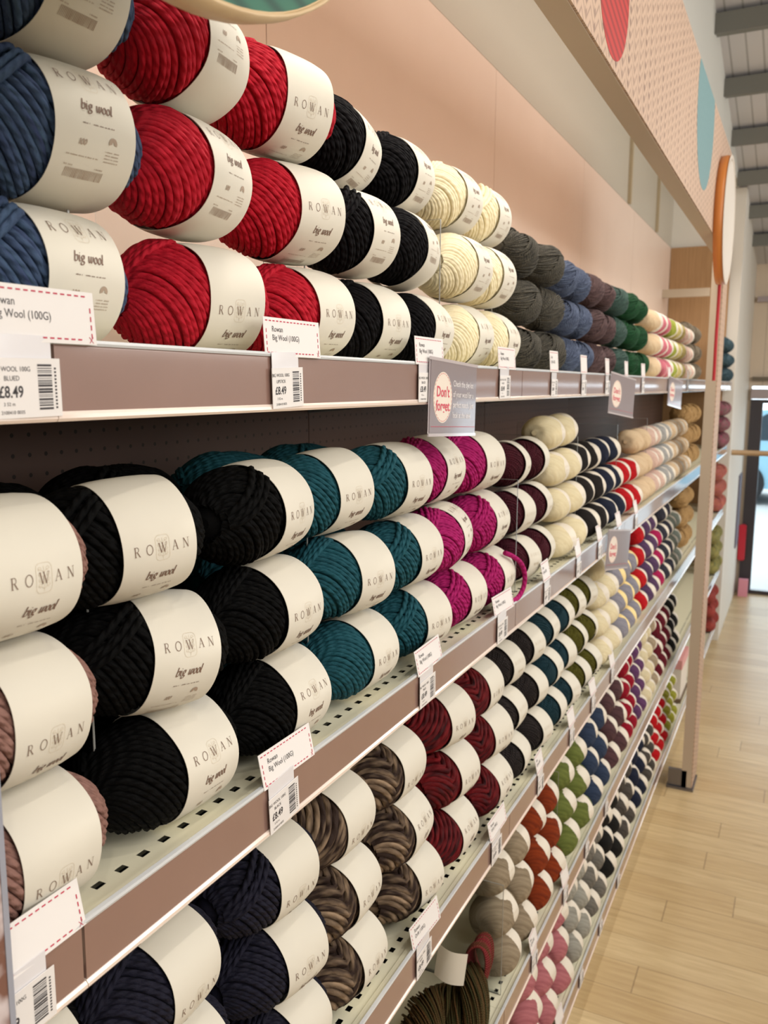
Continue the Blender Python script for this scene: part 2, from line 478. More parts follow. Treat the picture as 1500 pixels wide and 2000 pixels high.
m_red = SY('crimson', (196, 18, 44), (150, 8, 30)); m_blk = SY('black', (15, 14, 17), (9, 8, 10), sheen=.06)
m_blk2 = SY('jet', (5, 5, 6), (3, 3, 3), sheen=0.0)
m_crm = SY('cream', (246, 236, 204), (236, 223, 186), bd=.0005, sheen=.15); m_blu = SY('steel_blue', (66, 88, 116), (46, 58, 92), streak=9)
m_mau = SY('mauve', (146, 110, 100), (126, 92, 84)); m_tea = SY('teal', (24, 84, 96), (12, 60, 72)); m_mag = SY('magenta', (176, 22, 106), (140, 10, 84))
m_nav = SY('navy', (20, 20, 40), (11, 11, 26), sheen=.08)
m_drf = SY('brown_beige', (44, 30, 24), (176, 150, 122), streak=20, ply=.02, lo=-1.45); m_drr = SY('red_black', (112, 9, 18), (34, 6, 12), streak=18, ply=.02)
m_twd = SY('tweed_grey', (84, 80, 70), (44, 42, 38), streak=60, ply=.006); m_slt = SY('slate_blue', (92, 104, 128), (52, 60, 84), streak=50, ply=.006)
m_mbr = SY('mauve_brown', (98, 76, 76), (58, 42, 44), streak=50, ply=.006); m_sea = SY('sea_green', (66, 92, 84), (44, 62, 58), streak=50, ply=.006)
m_dgr = SY('bottle_green', (22, 78, 42), (10, 48, 24), streak=50, ply=.006)
m_bur = SY('burgundy', (84, 16, 36), (50, 8, 20), ply=.005); m_cha = SY('charcoal', (46, 38, 38), (26, 22, 22), ply=.005)
m_pet = SY('petrol', (28, 66, 78), (14, 42, 52), ply=.005); m_olv = SY('olive', (104, 100, 28), (70, 66, 16), ply=.005)
m_crf = FY('cream_fine', (250, 238, 202), (236, 220, 178)); m_bkf = FY('black_brown', (34, 28, 28), (16, 14, 14)); m_nvf = FY('dark_navy', (30, 38, 62), (14, 18, 34))
m_rdf = FY('bright_red', (214, 24, 34), (160, 10, 20)); m_pch = FY('peach_cream', (240, 216, 182), (222, 190, 150)); m_ppk = FY('pale_pink', (236, 206, 192), (214, 176, 160))
m_lgr = FY('light_grey', (184, 184, 182), (150, 150, 150)); m_bei = SY('beige_fluff', (196, 162, 112), (152, 116, 72), streak=30)
m_lil = FY('grey_lilac', (160, 158, 170), (128, 126, 140)); m_pur = FY('purple', (98, 70, 108), (64, 44, 74)); m_mgf = FY('cerise', (196, 36, 98), (150, 20, 70))
m_slf = FY('dark_slate', (58, 58, 72), (32, 32, 42)); m_sgr = FY('sage_grey', (150, 160, 150), (118, 128, 120)); m_tau = FY('taupe', (168, 152, 128), (124, 108, 86), n=80)
m_rst = FY('rust', (146, 58, 18), (92, 28, 8)); m_grn = FY('moss_green', (112, 122, 60), (76, 86, 34), n=70); m_dnm = FY('denim_blue', (52, 66, 92), (30, 42, 64))
m_pbr = FY('plum_brown', (92, 62, 66), (56, 36, 40)); m_crs = FY('crimson_fine', (176, 20, 48), (120, 8, 30)); m_vio = FY('violet', (112, 72, 116), (76, 44, 82))
m_grg = FY('greige', (190, 172, 146), (150, 132, 108)); m_wne = FY('wine', (112, 22, 42), (70, 10, 24)); m_pnk = FY('dusty_pink', (196, 124, 130), (160, 88, 96))
m_mgr = FY('mid_grey', (128, 124, 116), (86, 82, 76), n=70); m_pgr = FY('pale_grey', (174, 172, 162), (134, 132, 122), n=70); m_chf = FY('charcoal_fine', (86, 80, 74), (50, 46, 42), n=70)
m_lim = FY('lime', (176, 186, 84), (140, 150, 50)); m_rpk = FY('rose_pink', (226, 136, 150), (200, 100, 118)); m_ygr = FY('yellow_green', (182, 182, 70), (140, 140, 40))
m_bfn = FY('jet_fine', (24, 22, 20), (10, 10, 10)); m_str = FY('straw_yellow', (226, 214, 146), (196, 180, 104))
m_vp = SY('pink_green_mix', (168, 84, 112), (92, 118, 96), streak=22); m_vo = SY('orange_pink_mix', (196, 122, 92), (168, 92, 110), streak=22)
m_vy = SY('yellow_green_mix', (176, 164, 96), (104, 118, 92), streak=22); m_vr = SY('red_orange_mix', (176, 70, 66), (150, 84, 70), streak=22)
m_vd = SY('dark_teal_mix', (20, 52, 62), (90, 110, 120), streak=40)
m_sock = SY('red_olive_mix', (98, 62, 32), (48, 58, 28), streak=9, lo=-1.0, ply=.004)

# (shelf, y0, y1, columns, kind, material, colour words, layers, x of front row centre, setback per layer, pitch, text variants)
G = [
 (0, .147, .480, 2, 'big', m_blu, 'steel blue chunky', 3, -.058, .008, .1020, [2, 2, 2]),
 (0, .480, .813, 2, 'big', m_red, 'crimson chunky', 3, -.058, .010, .1020, [4, 2, 3, 0, 0, 4]),
 (0, .813, 1.147, 2, 'big', m_blk, 'black chunky', 3, -.060, .012, .1020, [0, 2, 1, 1, 3, 2]),
 (0, 1.147, 1.480, 2, 'big', m_crm, 'ivory chunky', 3, -.062, .012, .1020, [1, 2, 2, 1, 2, 2]),
 (0, 1.500, 1.840, 2, 'hank', m_twd, 'dark grey tweed', 3, -.075, .004, .0885, []),
 (0, 1.850, 2.110, 2, 'hank', m_slt, 'slate blue fuzzy', 3, -.078, .004, .0850, []),
 (0, 2.120, 2.400, 2, 'hank', m_mbr, 'mauve brown fuzzy', 3, -.078, .004, .0850, []),
 (0, 2.410, 2.600, 1, 'hank', m_sea, 'grey green fuzzy', 3, -.080, .004, .0860, []),
 (0, 2.600, 2.940, 2, 'hank', m_dgr, 'bottle green fuzzy', 3, -.080, .004, .0860, []),
 (0, 2.960, 3.100, 1, 'dk', m_pch, 'cream', 3, -.060, .004, .078, []),
 (0, 3.100, 3.360, 2, 'dk', m_rpk, 'rose pink', 3, -.060, .004, .078, []),
 (0, 3.360, 3.500, 1, 'dk', m_lim, 'lime green', 3, -.060, .004, .078, []),
 (0, 3.500, 3.760, 2, 'dk', m_str, 'pale yellow', 3, -.060, .004, .078, []),
 (0, 3.760, 4.030, 2, 'dk', m_ppk, 'blush pink', 3, -.060, .004, .076, []),
 (0, 4.040, 4.500, 3, 'hank', m_grg and SY('taupe_shine', (128, 116, 98), (90, 80, 66), streak=30), 'taupe', 3, -.080, .004, .088, []),
 (0, 5.480, 5.860, 2, 'hank', m_vd, 'dark teal glittery', 3, -.030, .004, .090, []),
 (1, .147, .480, 2, 'big', m_mau, 'mauve chunky', 3, -.056, .010, .1020, [4, 4, 0]),
 (1, .480, .813, 2, 'big', m_blk2, 'jet black chunky', 3, -.060, .014, .1020, [1, 1, 0, 1, 0, 0]),
 (1, .813, 1.147, 2, 'big', m_tea, 'teal chunky', 3, -.060, .013, .1020, [0, 0, 0, 0, 0, 0]),
 (1, 1.147, 1.480, 2, 'big', m_mag, 'magenta chunky', 3, -.062, .012, .1020, [0, 3, 1, 0, 1, 0]),
 (1, 1.485, 1.745, 2, 'aran', m_bur, 'burgundy', 3, -.062, .008, .0920, [1, 0, 1, 1, 1, 0]),
 (1, 1.750, 2.010, 2, 'dk', m_crf, 'pale cream', 4, -.0485, .010, .0790, []),
 (1, 2.015, 2.240, 2, 'dk', m_bkf, 'brown black', 3, -.0485, .014, .0800, []),
 (1, 2.245, 2.490, 2, 'dk', m_nvf, 'dark navy', 3, -.0485, .014, .0800, []),
 (1, 2.495, 2.730, 2, 'dk', m_rdf, 'bright red', 2, -.0485, .014, .0800, []),
 (1, 2.740, 3.000, 2, 'bare', m_pch, 'peach cream', 3, -.0485, .010, .0800, []),
 (1, 3.005, 3.240, 2, 'dk', m_ppk, 'pale pink', 3, -.0485, .010, .0800, []),
 (1, 3.245, 3.490, 2, 'dk', m_lgr, 'light grey', 3, -.0485, .010, .0800, []),
 (1, 3.495, 3.990, 4, 'dk', m_pch, 'oatmeal cream', 3, -.0485, .010, .0800, []),
 (1, 4.060, 4.520, 3, 'hank', m_bei, 'fluffy beige', 3, -.075, .002, .0980, []),
 (1, 5.480, 5.860, 2, 'hank', m_vp, 'pink and green mixed', 3, -.030, .004, .0960, []),
 (2, .147, .480, 2, 'big', m_blk, 'soft black chunky', 3, -.060, .012, .1020, [0, 0, 0]),
 (2, .480, .813, 2, 'big', m_nav, 'midnight navy chunky', 3, -.060, .012, .1020, [4, 4, 4, 4, 0, 4]),
 (2, .813, 1.147, 2, 'drift', m_drf, 'brown and beige marled', 3, -.060, .012, .1020, [0, 0, 4, 0, 1, 4]),
 (2, 1.147, 1.450, 2, 'drift', m_drr, 'dark red and black marled', 3, -.060, .012, .1020, [1, 0, 0, 1, 0, 0]),
 (2, 1.460, 1.745, 2, 'aran', m_cha, 'charcoal brown', 3, -.058, .010, .0930, [0, 1, 1, 1, 0, 1]),
 (2, 1.750, 2.000, 2, 'aran', m_pet, 'dark petrol blue', 3, -.058, .010, .0930, [0, 1, 1, 1, 0, 1]),
 (2, 2.005, 2.245, 2, 'aran', m_olv, 'olive green', 3, -.058, .010, .0930, [0, 1, 1, 1, 0, 1]),
 (2, 2.250, 2.500, 2, 'dk', m_crf, 'warm cream', 4, -.0485, .008, .0790, []),
 (2, 2.510, 2.860, 3, 'dk', m_lil, 'grey lilac with straw band', 3, -.0485, .010, .0800, []),
 (2, 2.870, 3.000, 1, 'dk', m_rdf, 'scarlet', 4, -.0485, .008, .0780, []),
 (2, 3.005, 3.260, 2, 'dk', m_pur, 'purple', 4, -.0485, .008, .0780, []),
 (2, 3.265, 3.390, 1, 'dk', m_mgf, 'cerise pink', 3, -.0485, .008, .0780, []),
 (2, 3.395, 3.640, 2, 'dk', m_slf, 'dark slate', 4, -.0485, .008, .0780, []),
 (2, 3.645, 3.900, 2, 'dk', m_sgr, 'sage grey', 3, -.0485, .008, .0780, []),
 (2, 4.150, 4.480, 2, 'hank', m_bei, 'fluffy tan', 3, -.080, .002, .0960, []),
 (2, 5.480, 5.860, 2, 'hank', m_vo, 'orange and pink mixed', 3, -.030, .004, .0960, []),
 (3, 1.440, 1.665, 2, 'dk', m_tau, 'taupe', 3, -.0485, .010, .0850, []),
 (3, 1.670, 1.905, 2, 'dk', m_rst, 'rust brown', 3, -.0485, .010, .0850, []),
 (3, 1.910, 2.190, 2, 'dk', m_grn, 'moss green', 3, -.0485, .010, .0850, []),
 (3, 2.195, 2.440, 2, 'dk', m_dnm, 'denim blue', 3, -.0485, .010, .0850, []),
 (3, 2.445, 2.700, 2, 'dk', m_pbr, 'plum brown', 3, -.0485, .010, .0850, []),
 (3, 2.705, 2.870, 2, 'small', m_crs, 'deep crimson', 4, -.043, .008, .0720, []),
 (3, 2.880, 3.060, 2, 'small', m_vio, 'violet', 4, -.043, .008, .0720, []),
 (3, 3.070, 3.250, 2, 'small', m_crf, 'cream', 4, -.043, .008, .0720, []),
 (3, 3.255, 3.350, 1, 'small', m_grg, 'greige', 4, -.043, .008, .0720, []),
 (3, 3.355, 3.700, 3, 'dk', m_wne, 'wine red', 3, -.0485, .008, .0850, []),
 (3, 3.710, 3.940, 2, 'dk', m_bfn, 'jet black', 3, -.0485, .008, .0850, []),
 (3, 5.480, 5.860, 2, 'hank', m_vy, 'yellow and green mixed', 3, -.030, .004, .0960, []),
 (4, 1.640, 2.030, 3, 'dk', m_pnk, 'dusty pink', 3, -.0485, .010, .0850, []),
 (4, 2.040, 2.250, 2, 'dk', m_pgr, 'pale grey', 3, -.0485, .010, .0850, []),
 (4, 2.255, 2.455, 2, 'dk', m_mgr, 'mid grey', 3, -.0485, .010, .0850, []),
 (4, 2.460, 2.710, 2, 'dk', m_bfn, 'jet black', 3, -.0485, .010, .0850, []),
 (4, 2.715, 2.950, 2, 'dk', m_chf, 'charcoal grey', 3, -.0485, .010, .0850, []),
 (4, 2.955, 3.190, 2, 'dk', m_nvf, 'dark navy', 3, -.0485, .010, .0850, []),
 (4, 3.195, 3.390, 2, 'small', m_chf, 'dark taupe', 4, -.043, .008, .0720, []),
 (4, 3.395, 3.720, 3, 'small', m_rdf, 'bright red', 4, -.043, .008, .0720, []),
 (4, 3.730, 4.040, 3, 'small', m_ygr, 'yellow green', 4, -.043, .008, .0720, []),
 (4, 5.480, 5.860, 2, 'hank', m_vr, 'red and orange mixed', 3, -.030, .004, .0900, []),
]
HR = {'big': .0487, 'drift': .0487, 'aran': .0468, 'hank': .050, 'dk': .0432, 'bare': .0420, 'small': .0380}
CNM[4] = ['nearest', 'second nearest', 'second farthest', 'farthest']
OVR = {  # (group no, column, layer): extra yaw, pitch in degrees
 (0, 1, 0): dict(rz=-6), (0, 1, 1): dict(rz=-9, rx=2), (0, 1, 2): dict(rz=-6),
 (1, 0, 0): dict(rz=-9), (1, 0, 1): dict(rz=5), (1, 0, 2): dict(rz=7), (1, 1, 0): dict(rz=-6), (1, 1, 1): dict(rz=-14), (1, 1, 2): dict(rz=-13),
 (2, 0, 0): dict(rz=-8), (2, 0, 1): dict(rz=-2), (2, 0, 2): dict(rz=9, rx=-3), (2, 1, 1): dict(rz=10),
 (17, 0, 1): dict(rz=-17, rx=-7), (17, 0, 2): dict(rz=-17, rx=3), (17, 1, 2): dict(rz=8), (17, 1, 0): dict(rz=-3),
 (18, 0, 2): dict(rz=-8, rx=3), (18, 0, 1): dict(rz=-8), (18, 1, 2): dict(rz=-8), (18, 1, 0): dict(rz=-6), (19, 0, 1): dict(rz=8), (19, 1, 2): dict(rz=-10),
 (32, 1, 1): dict(rz=-8), (32, 1, 2): dict(rz=-6), (33, 1, 0): dict(rz=-6), (34, 0, 2): dict(rz=-9), (34, 1, 1): dict(rz=-8), (34, 0, 1): dict(rz=-6),
}
NEAR = {  # measured centres (distance along the shelf, depth) of the nearest columns
 (0, 1, 0): (0.4525, -0.074),
 (0, 1, 1): (0.4715, -0.074),
 (0, 1, 2): (0.4705, -0.074),
 (0, 0, 0): (0.2925, -0.074),
 (0, 0, 1): (0.3115, -0.074),
 (0, 0, 2): (0.3105, -0.074),
 (1, 0, 0): (0.6355, -0.072),
 (1, 0, 1): (0.6125, -0.072),
 (1, 0, 2): (0.6155, -0.072),
 (1, 1, 0): (0.8035, -0.072),
 (1, 1, 1): (0.7825, -0.072),
 (1, 1, 2): (0.7635, -0.072),
 (2, 0, 0): (0.9515, -0.072),
 (2, 0, 1): (0.9195, -0.072),
 (2, 0, 2): (0.925, -0.097),
 (2, 1, 0): (1.1015, -0.072),
 (2, 1, 1): (1.0535, -0.072),
 (2, 1, 2): (1.084, -0.097),
 (3, 0, 0): (1.2675, -0.07),
 (3, 0, 1): (1.2525, -0.07),
 (3, 0, 2): (1.256, -0.09),
 (3, 1, 0): (1.4075, -0.07),
 (3, 1, 1): (1.3725, -0.07),
 (3, 1, 2): (1.4, -0.09),
 (16, 1, 0): (0.3915, -0.057),
 (16, 1, 1): (0.3875, -0.057),
 (16, 1, 2): (0.3825, -0.057),
 (16, 0, 0): (0.2275, -0.057),
 (16, 0, 1): (0.2235, -0.057),
 (16, 0, 2): (0.2195, -0.057),
 (17, 0, 0): (0.5565, -0.057),
 (17, 0, 1): (0.5395, -0.057),
 (17, 0, 2): (0.5095, -0.057),
 (17, 1, 0): (0.7235, -0.057),
 (17, 1, 1): (0.7055, -0.057),
 (17, 1, 2): (0.6895, -0.057),
 (18, 0, 0): (0.8915, -0.057),
 (18, 0, 1): (0.8775, -0.057),
 (18, 0, 2): (0.85, -0.072),
 (18, 1, 0): (1.0675, -0.057),
 (18, 1, 1): (1.0325, -0.057),
 (18, 1, 2): (0.9915, -0.057),
 (19, 0, 0): (1.2215, -0.057),
 (19, 0, 1): (1.1635, -0.057),
 (19, 0, 2): (1.15, -0.07),
 (19, 1, 0): (1.3725, -0.057),
 (19, 1, 1): (1.3335, -0.057),
 (19, 1, 2): (1.2925, -0.057),
 (32, 0, 0): (0.5525, -0.06),
 (32, 0, 1): (0.5415, -0.06),
 (32, 0, 2): (0.5275, -0.06),
 (32, 1, 0): (0.7285, -0.06),
 (32, 1, 1): (0.7175, -0.06),
 (32, 1, 2): (0.7025, -0.06),
 (33, 0, 0): (0.8695, -0.06),
 (33, 0, 1): (0.8525, -0.06),
 (33, 0, 2): (0.8375, -0.06),
 (33, 1, 0): (1.0605, -0.06),
 (33, 1, 1): (1.0225, -0.06),
 (33, 1, 2): (0.9935, -0.06),
 (34, 0, 0): (1.2175, -0.06),
 (34, 0, 1): (1.2125, -0.06),
 (34, 0, 2): (1.1825, -0.06),
 (34, 1, 0): (1.4025, -0.06),
 (34, 1, 1): (1.3875, -0.06),
 (34, 1, 2): (1.3305, -0.06),
}
rr = random.Random(3)
PITCHES = {}
for gi, (sh, y0, y1, nc, kind, mat, cname, nl, xf, sb, pitch, phs) in enumerate(G):
    w = (y1 - y0) / nc
    Lk = {'big': .16, 'drift': .16, 'aran': .15, 'hank': .15, 'dk': .130, 'bare': .130, 'small': .108}[kind]
    for c in range(nc):
        for l in range(nl):
            i = c * nl + l
            ph = phs[i % len(phs)] if phs else rr.choice((0, 1, 4))
            near = kind in ('big', 'drift')
            y = y0 + w * (c + .5) + rr.uniform(-.003, .003) - (.004 * l if nl < 4 else .003 * l)
            x = xf - sb * l + rr.uniform(-.002, .002)
            z = ZS[sh] + HR[kind] + .0008 + pitch * l + (0 if l == 0 else rr.uniform(-.0005, .0008))
            rz = rad(rr.uniform(-3, 3) if near else rr.uniform(-11, 7)); rx = rad(rr.uniform(-1.5, 1.5) if near else rr.uniform(-4, 4))
            o = OVR.get((gi, c, l), {})
            rz += rad(o.get('rz', 0)); rx += rad(o.get('rx', 0))
            lay = LN[nl][l]; short = cname.split(' with')[0].replace(' chunky', '').replace(' fuzzy', '')
            skein = kind == 'hank'
            noun = 'skein' if skein else 'ball'
            if nc == 1: lab = '%s yarn %s, %s of its single column, %s' % (short, noun, lay, SN[sh])
            else: lab = '%s yarn %s, %s of its %s column, %s' % (short, noun, lay, CNM[nc][c], SN[sh])
            band = YBAND if 'straw band' in cname else None
            szs = pitch / (2 * HR[kind]) * 1.0
            z = ZS[sh] + HR[kind] * szs + .0022 + pitch * l
            if (gi, c, l) in NEAR:
                y, x = NEAR[(gi, c, l)]
            b = ball(kind, mat, x, y, z, lab, '%s yarn on the %s' % (cname, SN[sh]), (rx, 0, rz), var=rr.randrange(3), ph=ph,
                     word='drift' if kind == 'drift' else 'big wool', band=band,
                     name={'hank': 'yarn_skein', 'big': 'chunky_yarn_ball', 'drift': 'chunky_yarn_ball'}.get(kind, 'yarn_ball'), cat='yarn skein' if skein else 'yarn ball')
            b.scale = (1.04 if near else min(1.0, szs + .05), min(1.05, max(.78, w / Lk)) if not near else (.92 if gi in (2, 3) else .98), szs * .985)
            PITCHES[(gi, c, l)] = b

# second depth row on the second shelf, seen above and between the front columns
for cn, mm, ys in (('jet black', m_blk2, (.47, .64)), ('teal', m_tea, (.83, .99))):
    for c, y in enumerate(ys):
        for l in range(3):
            b = ball('bigbare', mm, -.172 - .004 * l, y, ZS[1] + .0518 + .102 * l, '%s yarn ball without band, %s of its %s rear column' % (cn, LN[3][l], CNM[2][c]),
                     '%s chunky yarn in the rear row' % cn, (0, 0, rad(rr.uniform(-6, 6))), var=c + l, name='chunky_yarn_ball')
            b.scale = (1.04, 1, 1.035)
# loose strand hanging from the lower far magenta ball
b = PITCHES[(19, 1, 0)]
mb = MB()
kp = [Vector(p) for p in ((.040, -.004, .042), (.050, .012, .034), (.058, .034, .020), (.062, .050, .000), (.061, .055, -.022), (.057, .046, -.038), (.054, .024, -.043), (.048, .002, -.041), (.040, -.014, -.038))]
pts = []
for i in range(len(kp) - 1):
    p0, p1, p2, p3 = kp[max(0, i - 1)], kp[i], kp[i + 1], kp[min(len(kp) - 1, i + 2)]
    for q in range(6):
        t = q / 6; pts.append(.5 * ((2 * p1) + (p2 - p0) * t + (2 * p0 - 5 * p1 + 4 * p2 - p3) * t * t + (3 * p1 - p0 - 3 * p2 + p3) * t ** 3))
mb.tube(pts, .0042, 8)
obj('loose_strand', mb, m_mag, b)

# ------------------------------------------------------------ twisted multicolour hank hanging low on the fourth shelf
t = thing('yarn_hank', 'twisted brown, olive and red hand-dyed hank with white tag, fourth shelf', 'yarn hank', (-.055, 1.225, ZS[3]))
mb = MB(); R2 = random.Random(8)
for k in range(2):
    for i in range(190):
        r0 = .040 * R2.random() ** .35; a0 = R2.uniform(0, 6.28); pts = []
        for q in range(31):
            s = q / 30; tw = s * 4.6 + k * pi
            env = .12 + .88 * sin(pi * s) ** .45
            cx = .034 * cos(tw); cz = .030 * sin(tw)
            pts.append(((cx + r0 * cos(a0 + tw * 1.5)) * env, -.23 + .385 * s, .073 + (cz + r0 * sin(a0 + tw * 1.5)) * env))
        mb.tube(pts, .0015, 4, uoff=i * 1.7 + k * 90, cap=False)
obj('twisted_yarn', mb, m_sock, t)
mb = MB()
for i in range(40):
    a0 = i / 40 * 2 * pi; pts = []
    for q in range(25):
        s = q / 24 * 2 * pi
        pts.append((.012 + (.019 + .004 * sin(a0)) * cos(s), .125 + .045 * (i / 40) + .006 * sin(2 * s), .108 + (.038 + .003 * cos(a0 * 3)) * sin(s)))
    mb.tube(pts, .0021, 5, uoff=i * 2.1, cap=False)
m_wrap = SY('red_wrap_mix', (132, 18, 44), (72, 64, 30), streak=3.0, ply=.004)
obj('looped_end', mb, m_wrap, t)
mb = MB(); n = 8; fr = []; bk = []
for k in range(n + 1):   # printed paper tag tucked into the hank
    a = k / n; x = -.040 + .056 * a; yy = .050 - .010 * sin(pi * a)
    fr += [(x, yy, .126 - .004 * a), (x, yy + .02, .174 - .004 * a)]; bk += [(x, yy + .0006, .126 - .004 * a), (x, yy + .0206, .174 - .004 * a)]
m_ = len(fr)
mb.add(fr + bk, [(2 * k, 2 * k + 2, 2 * k + 3, 2 * k + 1) for k in range(n)] + [(m_ + 2 * k + 1, m_ + 2 * k + 3, m_ + 2 * k + 2, m_ + 2 * k) for k in range(n)], None, True)
tg = obj('paper_tag', mb, PAPER2, t)

# ------------------------------------------------------------ shelves
CREAM = M('shelf_cream_enamel', (236, 232, 206), .38, spec=.5)
DARKIN = M('shelf_underside_dark', (60, 52, 46), .7)
LIPG = M('strip_lip_grey', (196, 198, 200), .25, spec=.6)
STRIP = M('strip_insert_pink_brown', (138, 108, 98), .34, coat=.9, noise=.05)
SLIP = M('strip_clear_edge', (226, 208, 196), .18, coat=1.0)
XB = -.42
BAYS = [(-.605 + i, .395 + i) for i in range(7)]
BN = ['nearest', 'second', 'third', 'fourth', 'fifth', 'sixth', 'farthest']
first = None
def make_shelf(label):
    t = thing('shelf', label, 'shelf', (0, 0, 0), group='perforated metal shelves of the yarn wall')
    y0, y1 = .0003, .9997
    mb = MB()
    # deck with one row of real slots
    xs0, xs1 = -.0345, -.0275
    def quad(xa, xb, ya, yb): mb.add([(xa, ya, 0), (xb, ya, 0), (xb, yb, 0), (xa, yb, 0)], [(0, 1, 2, 3)])
    quad(XB, xs0, y0, y1); quad(xs1, -.004, y0, y1)
    y = y0; k = 0
    while y < y1 - .001:
        a = y + .0155; bq = min(y1, y + .025)
        quad(xs0, xs1, y, min(a, y1))
        y = bq
    # folded edges and skirt
    mb.box(XB, -.004, y0, y1, -.0302, -.029)
    mb.add([(-.004, y0, 0), (-.004, y1, 0), (-.004, y1, -.03), (-.004, y0, -.03)], [(0, 1, 2, 3)])
    for yy in (y0, y1): mb.add([(XB, yy, 0), (-.004, yy, 0), (-.004, yy, -.03), (XB, yy, -.03)], [(0, 1, 2, 3)])
    mb.box(-.014, -.0035, y0, y1, .0, .0022)
    obj('deck', mb, CREAM, t)
    mb = MB(); mb.box(-.040, -.022, y0 + .002, y1 - .002, -.012, -.008)
    obj('slot_shade', mb, M('slot_shade_black', (14, 12, 11), .9), t)  # near-black sheet standing in for the shade inside the slots
    mb = MB()
    mb.prism([(-.0032, .004), (-.0005, .0045), (.0, .003), (-.0002, -.039), (-.0032, -.039)], y0 + .001, y1 - .001)
    st = obj('price_strip', mb, STRIP, t)
    mb = MB()
    mb.prism([(-.0034, .0078), (.0008, .0078), (.0014, .0058), (.0008, .0040), (-.0034, .0040)], y0, y1)
    obj('top_lip', mb, LIPG, st)
    mb = MB()
    mb.prism([(-.0034, -.0385), (.0004, -.0385), (.0022, -.0405), (.0024, -.0430), (.001, -.0450), (-.0034, -.0450)], y0, y1)
    obj('bottom_lip', mb, SLIP, st)
    for yy in (y0 + .001, y1 - .004):
        mb = MB(); mb.prism([(XB, -.0305), (-.02, -.0305), (-.02, -.036), (XB, -.075)], yy, yy + .003); obj('bracket', mb, M('bracket_grey', (140, 150, 156), .4, metal=.3), t)
    return t
def copy_tree(o, parent=None):
    c = o.copy(); COL.objects.link(c); c.parent = parent
    for ch in list(o.children): copy_tree(ch, c)
    return c
proto = None
for si, z in enumerate(ZS):
    for bi, (a, b_) in enumerate(BAYS):
        lab = 'cream metal shelf with pink-brown price strip, %s, %s bay from camera' % (SN[si], BN[bi])
        if proto is None: proto = make_shelf(lab); t = proto
        else: t = copy_tree(proto); t['label'] = lab
        t.location = (0, a, z - .0)
        if bi == 6: t.scale = (1, .515, 1)   # the shorter end bay

# back boards
def board(y0, y1, z0, z1, th=.012): 
    mb = MB(); mb.box(XB - th, XB - .0005, y0 + .0012, y1 - .0012, z0, z1); return mb
PEACH = NT('peach_laminate')
f = PEACH.noise(PEACH.coord(), 6, 3)
PEACH.put(PEACH.b.inputs['Base Color'], PEACH.mix(f, lin((228, 204, 188)), lin((235, 212, 197))))
PEACH.b.inputs['Roughness'].default_value = .42; PEACH.b.inputs['Coat Weight'].default_value = .25; PEACH.b.inputs['Coat Roughness'].default_value = .35
PEACH = PEACH.m
seams = [-.6, .30, 1.27, 2.43, 3.50, 4.60, 5.91]
nm = ['at the left edge of the photo', 'behind the crimson and black yarn', 'behind the ivory yarn', 'behind the grey and blue fuzzy yarn', 'behind the bottle green yarn', 'beside the wooden end panel']
for i in range(6):
    if i == 0: lab = 'peach laminate back panel %s' % nm[i]
    else: lab = 'peach laminate back panel above the top shelf %s' % nm[i]
    tag(obj('back_panel', board(seams[i], seams[i + 1], 1.70, 2.585), PEACH), lab, 'back panel', 'peach back panels above the top shelf')
PEG = NT('peg_board_brown')
co = PEG.sep(PEG.coord('Object'))
fy = PEG.math('ABSOLUTE', PEG.math('SUBTRACT', PEG.math('FRACT', PEG.math('MULTIPLY', co[1], 40.0)), .5))
fz = PEG.math('ABSOLUTE', PEG.math('SUBTRACT', PEG.math('FRACT', PEG.math('MULTIPLY', co[2], 40.0)), .5))
dd = PEG.math('ADD', PEG.math('POWER', fy, 2.0), PEG.math('POWER', fz, 2.0))
hole = PEG.math('LESS_THAN', dd, .012)
PEG.put(PEG.b.inputs['Base Color'], PEG.mix(hole, lin((100, 76, 68)), lin((44, 34, 32))))
PEG.b.inputs['Roughness'].default_value = .55
PEG = PEG.m
for i, (a, b_) in enumerate(BAYS):
    b2 = min(b_, 5.91)
    tag(obj('perforated_back_board', board(a, b2, .0, 1.66), PEG), 'dark pink-brown perforated back board, %s bay from camera' % BN[i], 'back board', 'perforated back boards')

# base plinth
tag(obj('plinth', (lambda m: (m.box(XB + .001, -.03, -.6, 5.9, .0, .08), m)[1])(MB()), M('plinth_cream', (200, 190, 170), .6)), 'recessed cream plinth under the bottom shelf', 'plinth')

# ------------------------------------------------------------ acrylic dividers
ACR = NT('clear_acrylic'); ACR.b.inputs['Transmission Weight'].default_value = 1; ACR.b.inputs['Roughness'].default_value = .02; ACR.b.inputs['IOR'].default_value = 1.2
ACR.b.inputs['Base Color'].default_value = (.93, .95, .95, 1); ACR = ACR.m
AED = M('acrylic_edge', (150, 150, 146), .2, coat=.6)
def divider(si, y, xf, h, where):
    t = thing('acrylic_divider', 'thin clear acrylic divider %s on the %s' % (where, SN[si]), 'shelf divider', (xf, y, ZS[si] + .0005), group='clear acrylic dividers')
    mb = MB(); mb.box(-.30, 0, -.0009, .0009, 0, h); obj('pane', mb, ACR, t)
    mb = MB(); mb.box(0.0001, .0009, -.0009, .0009, 0, h); mb.box(-.30, 0, -.0009, .0009, h + .0001, h + .0007); obj('edge', mb, AED, t)
    mb = MB(); mb.box(-.28, -.005, -.0009, .007, 0.0, .0012); obj('foot', mb, ACR, t)
divider(0, .4805, -.07, .20, 'between the steel blue and crimson columns')
divider(0, .8135, -.07, .205, 'between the crimson and black columns')
divider(0, 1.1475, -.05, .21, 'between the black and ivory columns')
divider(0, 1.489, -.09, .20, 'between the ivory and grey tweed columns')
divider(1, .4805, -.07, .21, 'between the mauve and jet black columns')
